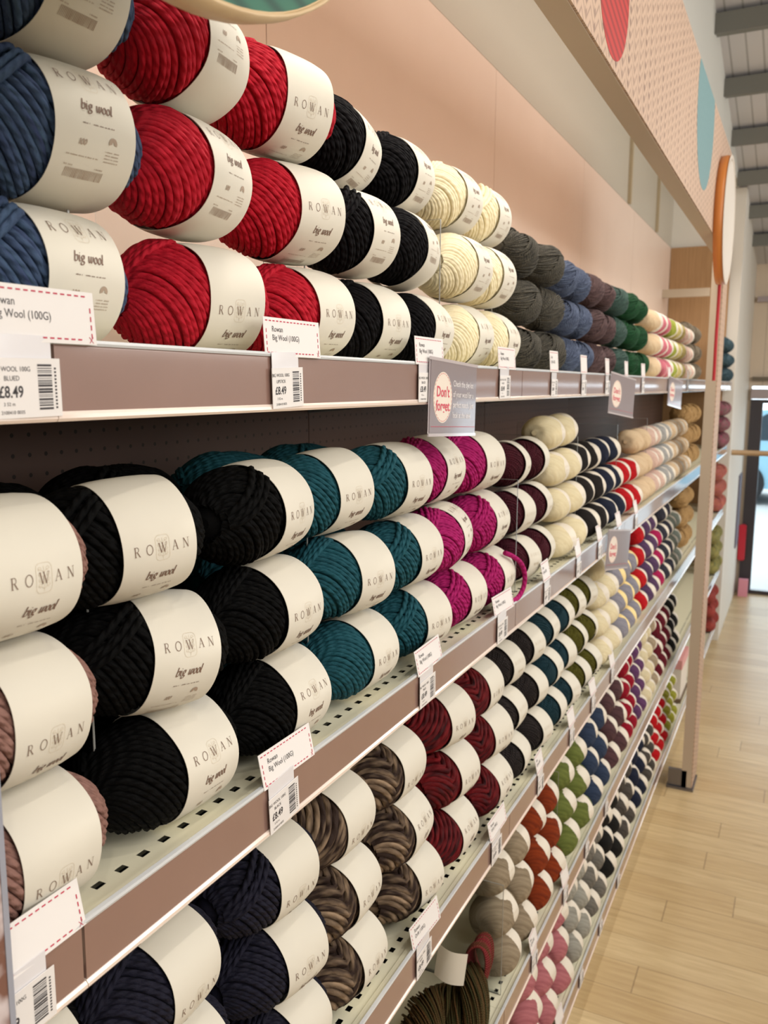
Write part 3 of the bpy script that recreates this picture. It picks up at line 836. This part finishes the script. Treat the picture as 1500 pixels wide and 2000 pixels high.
divider(1, .8135, -.07, .21, 'between the jet black and teal columns')
divider(1, 1.482, -.03, .21, 'between the magenta and burgundy columns')
divider(1, 2.0125, -.05, .26, 'between the pale cream and brown black columns')
divider(1, 2.4925, -.05, .27, 'between the dark navy and bright red columns')
divider(1, 3.0025, -.05, .27, 'between the peach cream and pale pink columns')
divider(2, 1.4545, -.05, .21, 'between the dark red and charcoal brown columns')
divider(2, 2.505, -.05, .27, 'between the warm cream and grey lilac columns')
divider(3, 1.4315, -.02, .23, 'between the twisted hank and taupe columns')
divider(3, 1.9075, -.04, .25, 'between the rust brown and moss green columns')
divider(4, 2.035, -.04, .25, 'between the dusty pink and pale grey columns')

# ------------------------------------------------------------ shelf cards, price tickets
CARD = M('card_white', (226, 222, 220), .5); DASH = M('dash_crimson', (186, 40, 74), .6); TXT = M('print_dark', (52, 48, 52), .6)
CLR = M('ticket_holder_frosted', (222, 220, 224), .25, coat=.6)
GREYT = M('print_grey', (150, 140, 140), .6)
def card_meshes(lines):
    mb = MB(); mb.box(-.0004, .0002, -.045, .045, 0, .034)
    d = MB()
    def dash(a, b, v, hor=True, w=.0005):
        n = int((b - a) / .0055)
        for i in range(n):
            p = a + i * .0055
            if hor: d.add([(.0004, p, v - w), (.0004, p + .0033, v - w), (.0004, p + .0033, v + w), (.0004, p, v + w)], [(0, 1, 2, 3)])
            else: d.add([(.0004, v - w, p), (.0004, v + w, p), (.0004, v + w, p + .0033), (.0004, v - w, p + .0033)], [(0, 1, 2, 3)])
    dash(-.042, .042, .031); dash(-.042, .040, .003); dash(.004, .030, .0415, False); dash(.004, .030, -.0415, False)
    for s1 in (-1, 1):
        d.add([(.0004, .0405 - .0018, .003 - s1 * .002), (.0004, .0405 - .0012, .003 - s1 * .002), (.0004, .0405 + .002, .003 + s1 * .002), (.0004, .0405 + .0014, .003 + s1 * .002)], [(0, 1, 2, 3)])
    tx = MB()
    for i, s in enumerate(lines): flat_text(tx, s, -.033, .0215 - i * .0075, .0072, sx=.85)
    return mb.mesh('card'), d.mesh('stitched_border'), tx.mesh('lettering')
def ticket_meshes(l1, l2, price):
    tx = MB()
    flat_text(tx, l1, -.012, .028, .0042, 'CENTER', sx=.9); flat_text(tx, l2, -.012, .0225, .0042, 'CENTER', sx=.9)
    flat_text(tx, price, -.022, .0125, .0098, bold=True, sx=.82)
    flat_text(tx, '3 52 m', -.019, .0075, .003); flat_text(tx, '2100410 0035', -.021, .0025, .003)
    random.seed(9); bc = MB(); z = .0045
    while z < .0325:
        h = random.choice((.0004, .0006, .0009, .0013)); bc.add([(.0004, .0075, z), (.0004, .0185, z), (.0004, .0185, z + h), (.0004, .0075, z + h)], [(0, 1, 2, 3)]); z += h + random.choice((.0004, .0006, .0009))
    for k in range(12): bc.add([(.0004, .0205, .005 + k * .0022), (.0004, .022, .005 + k * .0022), (.0004, .022, .0062 + k * .0022), (.0004, .0205, .0062 + k * .0022)], [(0, 1, 2, 3)])
    b = MB(); b.box(-.0004, .0002, -.026, .0255, 0, .036)
    return b.mesh('ticket'), tx.mesh('lettering'), bc.mesh('barcode')
cm = card_meshes(['Rowan', 'Big Wool (100G)']); cm0 = card_meshes(['Rowan', 'Drift (100G)'])
tms = {k: ticket_meshes('BIG WOOL 100G', k, '£8.49') for k in ('LIPSTICK', 'BLACK', 'BLUED', 'WHITE', 'PRIZE')}
holder = MB(); holder.box(-.0002, .0002, -.024, .020, .0, .050); holder = holder.mesh('holder_tab')
NAMES = {0: ['steel blue', 'crimson', 'black', 'ivory', 'grey tweed', 'slate blue', 'mauve brown', 'grey green', 'bottle green', 'cream and pink', 'pale yellow'],
         1: ['mauve', 'jet black', 'teal', 'magenta', 'burgundy', 'pale cream', 'brown black', 'dark navy', 'bright red'],
         2: ['soft black', 'midnight navy', 'brown and beige marled', 'dark red marled', 'charcoal brown', 'petrol blue', 'olive green', 'warm cream'],
         3: ['hidden', 'hidden', 'twisted hank', 'hank', 'taupe', 'rust brown', 'moss green', 'denim blue'],
         4: ['', '', '', '', '', 'dusty pink', 'pale grey', 'mid grey', 'jet black']}
CY = [.372, .665, .985, 1.295, 1.59, 1.83, 2.07, 2.31, 2.57, 3.10, 3.62]
CY1 = [.340, .650, 1.0, 1.315, 1.59, 1.85, 2.07, 2.31, 2.57]
for si in range(5):
    ys = CY if si == 0 else CY1
    for k, yn in enumerate(NAMES[si]):
        if not yn or yn == 'hidden' or k >= len(ys): continue
        y = ys[k]
        zt = ZS[si] + .0055
        if si in (0, 1, 2) or k < 6:
            if not (si == 3 and k < 4):
                t = thing('shelf_card', 'white card with crimson dashed border before the %s yarn, %s' % (yn, SN[si]), 'shelf card', (.0022, y + (.012 if k < 4 else 0), zt - (.001)), (0, rad(-12 if si else -4), rad(rr.uniform(-3, 3))), group='white shelf cards with stitched border')
                c = cm0 if (si == 2 and k in (2, 3)) else cm
                bo = obj('card', c[0], CARD, t); obj('stitched_border', c[1], DASH, bo)
                if k < 5 and not (si == 1 and k == 0): obj('lettering', c[2], TXT, bo)
                if k >= 4: t.scale = (1, .62, 1.15)
        if k < 4:
            nmk = ['BLUED', 'LIPSTICK', 'BLACK', 'WHITE'][k] if si == 0 else ['WHITE', 'BLACK', 'PRIZE', 'LIPSTICK'][k]
        else: nmk = 'BLACK'
        t = thing('price_ticket', 'white barcode price ticket under the %s yarn, %s strip' % (yn, SN[si]), 'price ticket', (.0034, y, ZS[si] - .0415), (rad(rr.uniform(-2, 2) + 2), 0, 0), group='white price tickets with barcodes')
        b, tx, bc = tms[nmk]
        bo = obj('ticket', b, CARD, t); obj('lettering', tx, TXT, bo); obj('barcode', bc, TXT, bo)
        obj('holder_tab', holder, CLR, t, loc=(-.0012, 0, 0))
        if k >= 4: t.scale = (1, .8, .9)

# hanging dye-lot reminders
GREY = M('talker_grey', (138, 126, 130), .3, coat=.8); OVAL = M('talker_oval_cream', (226, 214, 200), .4); PKT = M('talker_pink_print', (206, 66, 90), .5); WHT = M('talker_white_print', (236, 230, 230), .5)
def talker(loc, lab, rot, full=True, sc=1.0):
    t = thing('hanging_sign', lab, 'shelf sign', loc, rot, group='grey dye lot reminder signs')
    mb = MB(); mb.box(-.0006, .0004, 0, .165, -.092, 0); bo = obj('sign_sheet', mb, GREY, t)
    mb = MB(); mb.box(-.001, -.0008, -.003, .168, -.095, .004); mb.box(-.001, .0008, -.003, .168, .0, .004); mb.box(-.001, .0008, -.003, .168, -.0965, -.0925); obj('clear_pocket', mb, M('pocket_clear', (196, 188, 192), .12, coat=1), t)
    mb = MB(); pts = [(.0006, .041 + .032 * cos(a * pi / 16), -.046 + .033 * sin(a * pi / 16)) for a in range(32)]; mb.add(pts, [tuple(range(32))]); ov = obj('oval_badge', mb, OVAL, bo)
    mb = MB()
    for a in range(0, 32): 
        p0, p1 = a * pi / 16, (a + .55) * pi / 16
        mb.add([(.0009, .041 + .0295 * cos(p0), -.046 + .0305 * sin(p0)), (.0009, .041 + .0303 * cos(p0), -.046 + .0313 * sin(p0)), (.0009, .041 + .0303 * cos(p1), -.046 + .0313 * sin(p1)), (.0009, .041 + .0295 * cos(p1), -.046 + .0305 * sin(p1))], [(0, 1, 2, 3)])
    flat_text(mb, "Don't", .041, -.045, .019, 'CENTER', True, .0009); flat_text(mb, 'forget', .041, -.063, .019, 'CENTER', True, .0009)
    obj('lettering', mb, PKT, ov)
    if full:
        mb = MB()
        for i, s in enumerate(('Check the dye lot', 'of your wool for a', 'perfect match. Just', 'look at the label.')): flat_text(mb, s, .076, -.030 - i * .014, .0115, d=.0009, sx=.9)
        obj('lettering', mb, WHT, bo)
    mb = MB()
    for k in range(40): mb.add([(.0009, .004 + k * .004, -.0842), (.0009, .0066 + k * .004, -.0842), (.0009, .0066 + k * .004, -.0834), (.0009, .004 + k * .004, -.0834)], [(0, 1, 2, 3)])
    obj('stitched_line', mb, PKT, bo)
    t.scale = (1, sc, sc)
    return t
talker((.0062, .990, 1.7315), 'dark grey dye lot reminder sign hanging under the ivory yarn on the top shelf strip', (rad(-2.5), rad(0), 0))
talker((.0062, 2.10, 1.7300), 'small grey sign hanging from the top shelf strip under the mauve brown yarn', (rad(-6), 0, rad(-10)), False)
talker((.0062, 3.08, 1.7300), 'small grey sign hanging from the top shelf strip near the tall post', (rad(-6), 0, rad(-8)), False)
talker((.0062, 2.15, 1.3350), 'grey sign hanging from the second shelf strip under the brown black yarn', (rad(-8), 0, rad(-8)), False, 1.05)

# sign holder with knit photo at the very left
KN = NT('knit_photo'); f = KN.noise(KN.coord(), 38, 2); f = KN.math('MULTIPLY_ADD', f, 5.0, -2.2, clamp=True)
KN.put(KN.b.inputs['Base Color'], KN.mix(f, lin((120, 84, 72)), lin((222, 212, 214)))); KN = KN.m
t = thing('sign_holder', 'grey-edged sign holder with brown and white mottled print at the left edge', 'sign holder', (.012, .326, 1.16))
mb = MB(); mb.box(-.0005, .0005, -.21, -.004, 0, .33); obj('print', mb, KN, t)
mb = MB(); mb.box(-.0012, .0012, -.004, 0, 0, .33); mb.box(-.0012, .0012, -.21, 0, -.004, 0); obj('frame', mb, M('holder_frame', (150, 154, 168), .25, coat=.7), t)
mb = MB(); mb.box(-.0095, -.0012, -.16, -.12, .10, .135); obj('clip', mb, M('holder_frame', (150, 154, 168)), t)

# ------------------------------------------------------------ header frame: post, beam, printed fascia
PUTTY = M('frame_putty', (186, 170, 150), .5)
KP = NT('knit_print'); co = KP.sep(KP.coord('Object'))
u = KP.math('MULTIPLY', co[1], 19.0); fr = KP.math('FRACT', u); ab = KP.math('ABSOLUTE', KP.math('SUBTRACT', fr, .5))
v = KP.math('FRACT', KP.math('ADD', KP.math('MULTIPLY', co[2], 50.0), KP.math('MULTIPLY', ab, 2.6)))
wv = KP.math('MULTIPLY', v, KP.math('SUBTRACT', 1.0, v)); wv = KP.math('MULTIPLY', wv, 4.0)
gap = KP.math('GREATER_THAN', ab, .40)
nz = KP.noise(KP.coord(), 14, 3)
s1 = KP.math('MULTIPLY', KP.math('POWER', KP.math('SUBTRACT', 1.0, wv), 2.0), .62)
s2 = KP.math('MULTIPLY', KP.math('MULTIPLY', gap, KP.math('LESS_THAN', v, .55)), KP.math('MULTIPLY_ADD', nz, 1.6, -.25, clamp=True))
fac = KP.math('MAXIMUM', s1, s2)
KP.put(KP.b.inputs['Base Color'], KP.mix(fac, lin((196, 168, 146)), lin((92, 64, 60)))); KP.b.inputs['Roughness'].default_value = .6
KP = KP.m
t = thing('header_frame', 'tall putty-coloured aisle frame with knit-print fascia over the yarn shelves', 'display frame', (.09, 3.7, 0))
def L(mb): return mb
mb = MB(); mb.box(-.02, .0195, -.10, -.07, .012, 2.575); obj('post', mb, PUTTY, t)
mb = MB(); mb.box(-.02, .0195, -4.3, -.1002, 2.205, 2.235); obj('beam', mb, PUTTY, t)
mb = MB(); mb.box(.0197, .0235, -4.3, .08, 2.2065, 2.575); fa = obj('fascia', mb, KP, t)
mb = MB(); mb.box(.0197, .0235, -.0995, .08, .015, 2.206); obj('post_cladding', mb, KP, t)
mb = MB(); mb.box(-.075, .0, -.10, -.085, .012, .085); mb.box(-.08, .03, -.11, .05, 0, .011)
obj('foot_bracket', mb, M('foot_steel', (120, 118, 124), .25, metal=.8), t)
def disc(name, cy, cz, r, mat, parent, x=.0240, zt=None):
    mb = MB(); n = 48; pts = []
    for i in range(n):
        a = 2 * pi * i / n; y = cy - 3.7 + r * cos(a); z = cz + r * sin(a)
        pts.append((x, y, min(z, zt) if zt else z))
    mb.add([(x - .0004,) + p[1:] for p in pts] + pts, [tuple(range(n, 2 * n))] + [(i, (i + 1) % n, n + (i + 1) % n, n + i) for i in range(n)])
    return obj(name, mb, mat, parent)
def yarn_print(name, c, c2):
    t_ = NT(name); co = t_.sep(t_.coord('Object'))
    s_ = t_.math('MULTIPLY_ADD', t_.math('SINE', t_.math('MULTIPLY', t_.math('ADD', co[2], t_.math('MULTIPLY', co[1], .22)), 330.0)), .5, .5)
    t_.put(t_.b.inputs['Base Color'], t_.mix(t_.math('POWER', s_, 2.0), lin(c), lin(c2))); t_.b.inputs['Roughness'].default_value = .6
    return t_.m
disc('red_yarn_circle', 1.46, 2.335, .115, yarn_print('red_print', (186, 44, 40), (136, 26, 26)), fa)
disc('teal_yarn_circle', 2.75, 2.489, .2145, yarn_print('teal_print', (116, 152, 156), (92, 128, 134)), fa, zt=2.574)

# embroidery hoops
def hoop(cy, cz, r, x, wood, cloth, lab, w=.024, face=None):
    t = thing('embroidery_hoop', lab, 'embroidery hoop', (x, cy, cz - r))
    def ring(r0, r1, x0, x1):
        mb = MB(); n = 96; vs = []
        for i in range(n):
            a = 2 * pi * i / n
            for rr_, xx in ((r0, x0), (r1, x0), (r1 + .0015, (x0 + x1) / 2), (r1, x1), (r0, x1)): vs.append((xx, rr_ * cos(a), r + rr_ * sin(a)))
        mb.add(vs, [(i * 5 + k, i * 5 + (k + 1) % 5, ((i + 1) % n) * 5 + (k + 1) % 5, ((i + 1) % n) * 5 + k) for i in range(n) for k in range(5)], None, True)
        return mb
    obj('outer_ring', ring(r - .0034, r - .0012, 0, w), wood, t)
    obj('inner_ring', ring(r - .0046, r - .0036, .001, w - .002) if not face else ring(r - .019, r - .0005, w + .0002, w + .002), face or wood, t)
    mb = MB(); n = 64; vs = [((w - .003 if not face else w + .001), (r - .0045) * cos(2 * pi * i / n), r + (r - .0045) * sin(2 * pi * i / n)) for i in range(n)]
    vs2 = [(w * .5 - .002, p[1], p[2]) for p in vs]
    mb.add(vs + vs2, [tuple(range(n)), tuple(range(2 * n - 1, n - 1, -1))] + [(i, (i + 1) % n, n + (i + 1) % n, n + i) for i in range(n)]); obj('cloth', mb, cloth, t)
    return t
WOOD = NT('hoop_birch'); f = WOOD.noise(WOOD.coord(), 60, 4); WOOD.put(WOOD.b.inputs['Base Color'], WOOD.mix(f, lin((214, 190, 152)), lin((196, 168, 128)))); WOOD.b.inputs['Roughness'].default_value = .45; WOOD = WOOD.m
GK = yarn_print('green_knit', (44, 104, 84), (26, 72, 60))
hoop(.365, 2.150, .2535, .1145, WOOD, GK, 'pale wooden embroidery hoop with green knit, cut off by the top edge', w=.022)
ORW = M('hoop_orange', (206, 128, 60), .4)
hoop(3.31, 2.275, .216, .1145, ORW, M('hoop_white_cloth', (204, 197, 188), .7), 'orange-rimmed embroidery hoop edge-on at the far end of the fascia', w=.030, face=M('hoop_face', (206, 196, 184), .5))
mb = MB(); mb.tube([(.1165, 3.42 + .004 * sin(i * .7), 2.08 - i * .03) for i in range(13)], .006, 8)
tag(obj('red_ribbon', mb, M('ribbon_red', (176, 34, 44), .6)), 'thin red ribbon hanging down the post below the orange hoop', 'ribbon')

# ------------------------------------------------------------ end of the yarn wall
WP = NT('wood_panel_oak'); co = WP.coord(); sp = WP.sep(co)
f = WP.noise(WP.comb(WP.math('MULTIPLY', sp[0], 90.0), WP.math('MULTIPLY', sp[1], 60.0), WP.math('MULTIPLY', sp[2], 5.0)), 1.0, 4)
WP.put(WP.b.inputs['Base Color'], WP.mix(f, lin((150, 112, 74)), lin((184, 146, 104)))); WP.b.inputs['Roughness'].default_value = .5; WP = WP.m
mb = MB(); mb.box(XB, -.055, 5.915, 5.94, 0, 2.585); tag(obj('end_panel', mb, WP), 'brown oak end panel closing the far end of the yarn wall', 'wood panel')
mb = MB(); mb.box(XB, -.14, 5.64, 5.66, 2.245, 2.295); tag(obj('cross_rail', mb, PUTTY), 'putty-coloured cross rail in front of the oak end panel', 'rail')
t = thing('storage_box', 'white and pink box on the bottom shelf behind the tall post', 'box', (-.09, 4.33, ZS[4] + .0005))
mb = MB(); mb.box(-.07, .07, -.13, .13, .02, .17); obj('box_body', mb, M('box_white', (232, 224, 214), .5), t)
mb = MB(); mb.box(-.072, .072, -.132, .132, .17, .215); obj('box_lid', mb, M('box_pink', (226, 160, 160), .5), t)
mb = MB(); mb.box(-.075, .075, -.135, .135, 0, .02); obj('box_base', mb, M('box_brown', (110, 88, 66), .5), t)

# ------------------------------------------------------------ setting
def boxo(name, *b): m = MB(); m.box(*b); return m
WHITEW = M('wall_white', (226, 222, 214), .7); CREAMW = M('wall_cream', (190, 182, 168), .5, coat=.15)
struct('wall_left', boxo('w', XB - .20, XB - .014, -1.6, 7.6, 0, 4.3), CREAMW)
mb = MB(); mb.box(XB - .0135, XB - .004, -.6, 5.95, 2.590, 2.925); struct('trim_1', mb, CREAMW)
for k, y in enumerate((4.42, 5.28)):
    mb = MB(); mb.box(XB - .0035, XB + .012, y, y + .03, 2.590, 2.925); struct('trim_%d' % (k + 2), mb, M('batten', (176, 160, 132), .5))
struct('wall_upper', boxo('w', XB - .014, -.03, -1.6, 5.94, 2.93, 4.3), M('wall_grey_white', (196, 196, 190), .7))
struct('wall_far_left', boxo('w', XB - .014, .012, 5.95, 7.498, 0, 2.93), WHITEW)
# floor
FL = NT('oak_laminate'); co = FL.coord(); sp = FL.sep(co)
row = FL.math('FLOOR', FL.math('DIVIDE', sp[1], .125))
shift = FL.math('FRACT', FL.math('MULTIPLY', FL.math('SINE', FL.math('MULTIPLY', row, 12.9898)), 43758.5))
px = FL.math('DIVIDE', FL.math('ADD', sp[0], FL.math('MULTIPLY', shift, 1.2)), .9)
pid = FL.math('FRACT', FL.math('MULTIPLY', FL.math('SINE', FL.math('ADD', FL.math('MULTIPLY', FL.math('FLOOR', px), 78.233), FL.math('MULTIPLY', row, 3.71))), 9371.3))
gr = FL.noise(FL.comb(FL.math('MULTIPLY', sp[0], 5.0), FL.math('MULTIPLY', sp[1], 60.0), FL.math('MULTIPLY', pid, 20.0)), 1.0, 5, .6)
gr = FL.math('MULTIPLY_ADD', gr, 2.2, -.6, clamp=True)
base = FL.mix(pid, lin((212, 190, 148)), lin((194, 168, 124)))
base = FL.mix(FL.math('MULTIPLY', gr, .55), base, lin((150, 120, 80)))
kn = FL.noise(FL.comb(FL.math('MULTIPLY', sp[0], 3.0), FL.math('MULTIPLY', sp[1], 14.0), 3.0), 1.0, 2)
kn = FL.math('MULTIPLY_ADD', kn, 9.0, -6.2, clamp=True)
base = FL.mix(FL.math('MULTIPLY', kn, .6), base, lin((112, 84, 54)))
ey = FL.math('LESS_THAN', FL.math('FRACT', FL.math('DIVIDE', sp[1], .125)), .018)
ex = FL.math('LESS_THAN', FL.math('FRACT', px), .004)
base = FL.mix(FL.math('MULTIPLY', FL.math('MAXIMUM', ey, ex), .55), base, lin((104, 80, 54)))
FL.put(FL.b.inputs['Base Color'], base); FL.b.inputs['Roughness'].default_value = .38; FL.b.inputs['Coat Weight'].default_value = .15; FL.b.inputs['Coat Roughness'].default_value = .2
struct('floor', boxo('f', XB - .2, 3.2, -1.6, 7.62, -.05, 0), FL.m)
# other walls (beyond the frame, close the room)
struct('wall_right', boxo('w', 3.0, 3.1, -1.6, 7.6, 0, 4.3), WHITEW)
struct('wall_back', boxo('w', XB - .2, 3.1, -1.7, -1.6, 0, 4.6), WHITEW)
# end wall with the glazed door
CLAD = NT('cladding_cream'); co = CLAD.sep(CLAD.coord()); sm = CLAD.math('LESS_THAN', CLAD.math('FRACT', CLAD.math('MULTIPLY', co[0], 9.0)), .04)
CLAD.put(CLAD.b.inputs['Base Color'], CLAD.mix(sm, lin((216, 200, 180)), lin((176, 160, 142)))); CLAD.b.inputs['Roughness'].default_value = .6; CLAD = CLAD.m
mb = MB(); mb.box(.0352, 3.0, 7.5, 7.6, 1.70, 3.6); mb.box(2.6, 3.0, 7.5, 7.6, 0, 1.70); mb.box(XB - .2, .035, 7.5, 7.6, 0, 3.6)
struct('wall_end', mb, CLAD)
mb = MB(); mb.box(.035, 2.6, 7.46, 7.50, 1.745, 1.775); struct('trim_4', mb, M('bar_dark_brown', (110, 100, 84), .5))  # dark brown bar across the wall above the door
mb = MB(); mb.box(.035, 2.6, 7.44, 7.50, 1.60, 1.68); struct('trim_5', mb, M('lintel_grey', (170, 158, 160), .5))
mb = MB(); mb.box(.035, 2.6, 7.45, 7.50, 2.36, 2.40); struct('trim_6', mb, M('lintel_grey', (170, 158, 160), .5))
DK_ = M('door_frame_dark', (58, 54, 60), .4)
d = struct('door_1', (lambda m: (m.box(.036, .128, 7.47, 7.53, 0, 1.595), m.box(.128, 1.2, 7.47, 7.53, 1.565, 1.595), m.box(.128, 1.2, 7.47, 7.53, 0, .03), m.box(1.2, 1.3, 7.47, 7.53, 0, 1.595), m)[-1])(MB()), DK_)
GL = NT('door_glass'); GL.b.inputs['Transmission Weight'].default_value = 1; GL.b.inputs['Roughness'].default_value = 0; GL.b.inputs['IOR'].default_value = 1.05; GL = GL.m
obj('pane', boxo('p', .129, 1.199, 7.498, 7.504, .031, 1.564), GL, d)
w = struct('window_1', (lambda m: (m.box(1.301, 2.599, 7.47, 7.53, 1.565, 1.595), m.box(1.301, 2.599, 7.47, 7.53, 0, .03), m.box(2.54, 2.599, 7.47, 7.53, .03, 1.565), m)[-1])(MB()), DK_)
obj('pane', boxo('p', 1.301, 2.539, 7.498, 7.504, .031, 1.564), GL, w)
mb = MB(); mb.prism([(.005, -.14), (.02, -.15), (.045, -.15), (.06, -.14), (.06, .14), (.045, .15), (.02, .15), (.005, .14)], -.015, .015, True)
tag(obj('door_handle_cover', mb, M('handle_red', (196, 40, 62), .3), loc=(.012, 7.44, .43)), 'red rounded bar beside the dark door frame', 'door guard')
t = tag(obj('carrier_bag', boxo('b', 0, .07, -.03, .03, 0, .14), M('bag_pink', (222, 150, 170), .6), loc=(.045, 7.36, .0)), 'small pink bag on the floor by the dark door frame', 'bag')
tag(obj('notice_board', boxo('b', .0122, .022, 7.02, 7.30, .45, 1.02), M('plaque_purple_grey', (92, 84, 104), .4)), 'narrow dark plaque on the white wall beside the door', 'plaque')
mb = MB(); mb.tube([(.013, 6.1, 1.262), (.6, 6.1, 1.262), (1.4, 6.1, 1.262)], .018, 16); 
t = tag(obj('wooden_rail', mb, M('rail_oak', (176, 146, 110), .4)), 'horizontal wooden rail crossing in front of the glazed door', 'rail')
mb = MB(); mb.box(1.38, 1.42, 6.08, 6.12, 0, 1.262); obj('rail_post', mb, M('rail_oak', (176, 146, 110), .4), t)
# roof sheets and purlins
def roofz(y): return 4.06 - .19 * y
mb = MB(); mb.add([(XB - .2, -1.7, roofz(-1.7) + .02), (3.2, -1.7, roofz(-1.7) + .02), (3.2, 7.62, roofz(7.62) + .02), (XB - .2, 7.62, roofz(7.62) + .02),
                  (XB - .2, -1.7, roofz(-1.7) + .06), (3.2, -1.7, roofz(-1.7) + .06), (3.2, 7.62, roofz(7.62) + .06), (XB - .2, 7.62, roofz(7.62) + .06)],
                 [(0, 3, 2, 1), (4, 5, 6, 7), (0, 1, 5, 4), (1, 2, 6, 5), (2, 3, 7, 6), (3, 0, 4, 7)])
RS = NT('roof_sheet'); co = RS.sep(RS.coord()); sm = RS.math('LESS_THAN', RS.math('FRACT', RS.math('MULTIPLY', co[0], 14.0)), .12)
RS.put(RS.b.inputs['Base Color'], RS.mix(sm, lin((196, 194, 196)), lin((160, 158, 158)))); RS.b.inputs['Roughness'].default_value = .5
struct('ceiling', mb, RS.m)
PUR = M('purlin_grey', (112, 112, 106), .5)
for k in range(12):
    y = 1.45 + k * .532
    if y > 7.2: continue
    mb = MB(); z = roofz(y); mb.box(-.029, 2.99, y, y + .10, z - .065, z - .003); mb.box(-.029, 2.99, y, y + .012, z - .085, z - .065)
    tag(obj('purlin', mb, PUR), 'grey steel roof purlin, number %s from the far end wall' % (['one', 'two', 'three', 'four', 'five', 'six', 'seven', 'eight', 'nine', 'ten', 'eleven'][10 - k]), 'roof purlin', 'steel purlins under the roof')

# outside: paving and a parked car seen through the door
struct('ground_outside', boxo('g', -6, 9, 7.63, 26, -.12, -.06), M('paving', (190, 192, 190), .8))
t = thing('parked_car', 'pale blue parked car outside beyond the glazed door', 'car', (.9, 14.5, -.06))
mb = MB(); pr = [(-2.0, .25), (2.0, .25), (2.05, .6), (1.9, .85), (1.1, .95), (.6, 1.4), (-1.0, 1.42), (-1.7, .95), (-2.0, .85)]
mb.prism(pr, -.8, .8); obj('body', mb, M('car_paint', (130, 176, 196), .25, coat=1), t)
mb = MB(); mb.prism([(1.0, .97), (.58, 1.34), (-.96, 1.36), (-1.55, .97)], -.81, .81); obj('side_windows', mb, M('car_glass', (40, 56, 66), .1), t)
for sx in (-1.25, 1.25):
    mb = MB(); mb.prism([(sx + .32 * cos(a * pi / 12), .32 + .32 * sin(a * pi / 12)) for a in range(24)], -.84, .84, True); obj('wheel', mb, M('tyre', (24, 24, 26), .8), t)

# ------------------------------------------------------------ light
W = bpy.data.worlds.new('sky'); scn.world = W; W.use_nodes = True
bg = W.node_tree.nodes['Background']; bg.inputs[0].default_value = (.80, .92, 1, 1); bg.inputs[1].default_value = 4.0
def area(name, loc, rot, sx, sy, e, col):
    l = bpy.data.lights.new(name, 'AREA'); l.shape = 'RECTANGLE'; l.size = sx; l.size_y = sy; l.energy = e; l.color = col
    o = bpy.data.objects.new(name, l); o.location = loc; o.rotation_euler = rot; COL.objects.link(o); return o
WARM = (1.0, .92, .80)
for k, y in enumerate((-.6, .5, 1.6, 2.7, 3.8, 5.0)):
    l = bpy.data.lights.new('track_spot', 'SPOT'); l.energy = 17; l.color = WARM; l.spot_size = rad(80); l.spot_blend = .7; l.shadow_soft_size = .035
    o = bpy.data.objects.new('track_spot', l); o.location = (.95, y, 3.0 if y > 3 else 3.3)
    d_ = Vector((-.05, y + .15, 1.2)) - Vector(o.location); o.rotation_euler = d_.to_track_quat('-Z', 'Y').to_euler(); COL.objects.link(o)
for k, y in enumerate((0., 2.4, 4.8)):
    area('overhead_fill', (1.9, y, 3.0 if y < 4 else 2.8), (0, rad(28), 0), .6, 1.6, 22, (1, .95, .89))  # unseen fill lamps added overhead to brighten the shelf fronts

for k, y in enumerate((-.4, 1.9, 4.2)):
    area('side_fill', (2.9, y, 2.35), (0, rad(82), 0), 1.0, 1.9, 27, (1, .97, .92))  # fill added from the side; the right wall has no windows
for k in range(6):
    area('panel_fill', (.03, .1 + k * 1.0, 2.47), (0, rad(-28), 0), .05, .95, 4.2, (1, .94, .86))  # unseen lamps added behind the fascia to brighten the peach panels
# ------------------------------------------------------------ camera
R = [(0.89566, 0.44307, 0.00527), (0.0, 0.0, 0.0), (0.0, 0.0, 0.0)]
P0 = (750.0, 1000.0); F = 1650.0
V1 = Vector((1575 - 750, 755 - 1000, F)).normalized()
bb = -(F * F + 825 * -50.0) / (755 - 1000)
VD = Vector((-50.0, bb, F)).normalized()
VX = VD.cross(V1)
if VX.x < 0: VX = -VX
VX.normalize(); VZ = -VD
# rows of world->camera rotation are (VX, V1, VZ) columns; camera axes in world space:
right = Vector((VX.x, V1.x, VZ.x)); down = Vector((VX.y, V1.y, VZ.y)); fwd = Vector((VX.z, V1.z, VZ.z))
cam = bpy.data.cameras.new('camera'); co_ = bpy.data.objects.new('camera', cam); COL.objects.link(co_)
m = Matrix(((right.x, -down.x, -fwd.x, .43), (right.y, -down.y, -fwd.y, 0.0), (right.z, -down.z, -fwd.z, 1.70), (0, 0, 0, 1)))
co_.matrix_world = m
cam.sensor_fit = 'VERTICAL'; cam.sensor_height = 36.0; cam.lens = F / 2000 * 36.0
cam.clip_start = .02; cam.clip_end = 100
cam.dof.use_dof = True; cam.dof.focus_distance = .85; cam.dof.aperture_fstop = 11
scn.camera = co_
scn.view_settings.view_transform = 'Standard'; scn.view_settings.look = 'None'; scn.view_settings.gamma = 1.0
scn.view_settings.exposure = -0.2
scn.cycles.max_bounces = 8; scn.cycles.transparent_max_bounces = 12
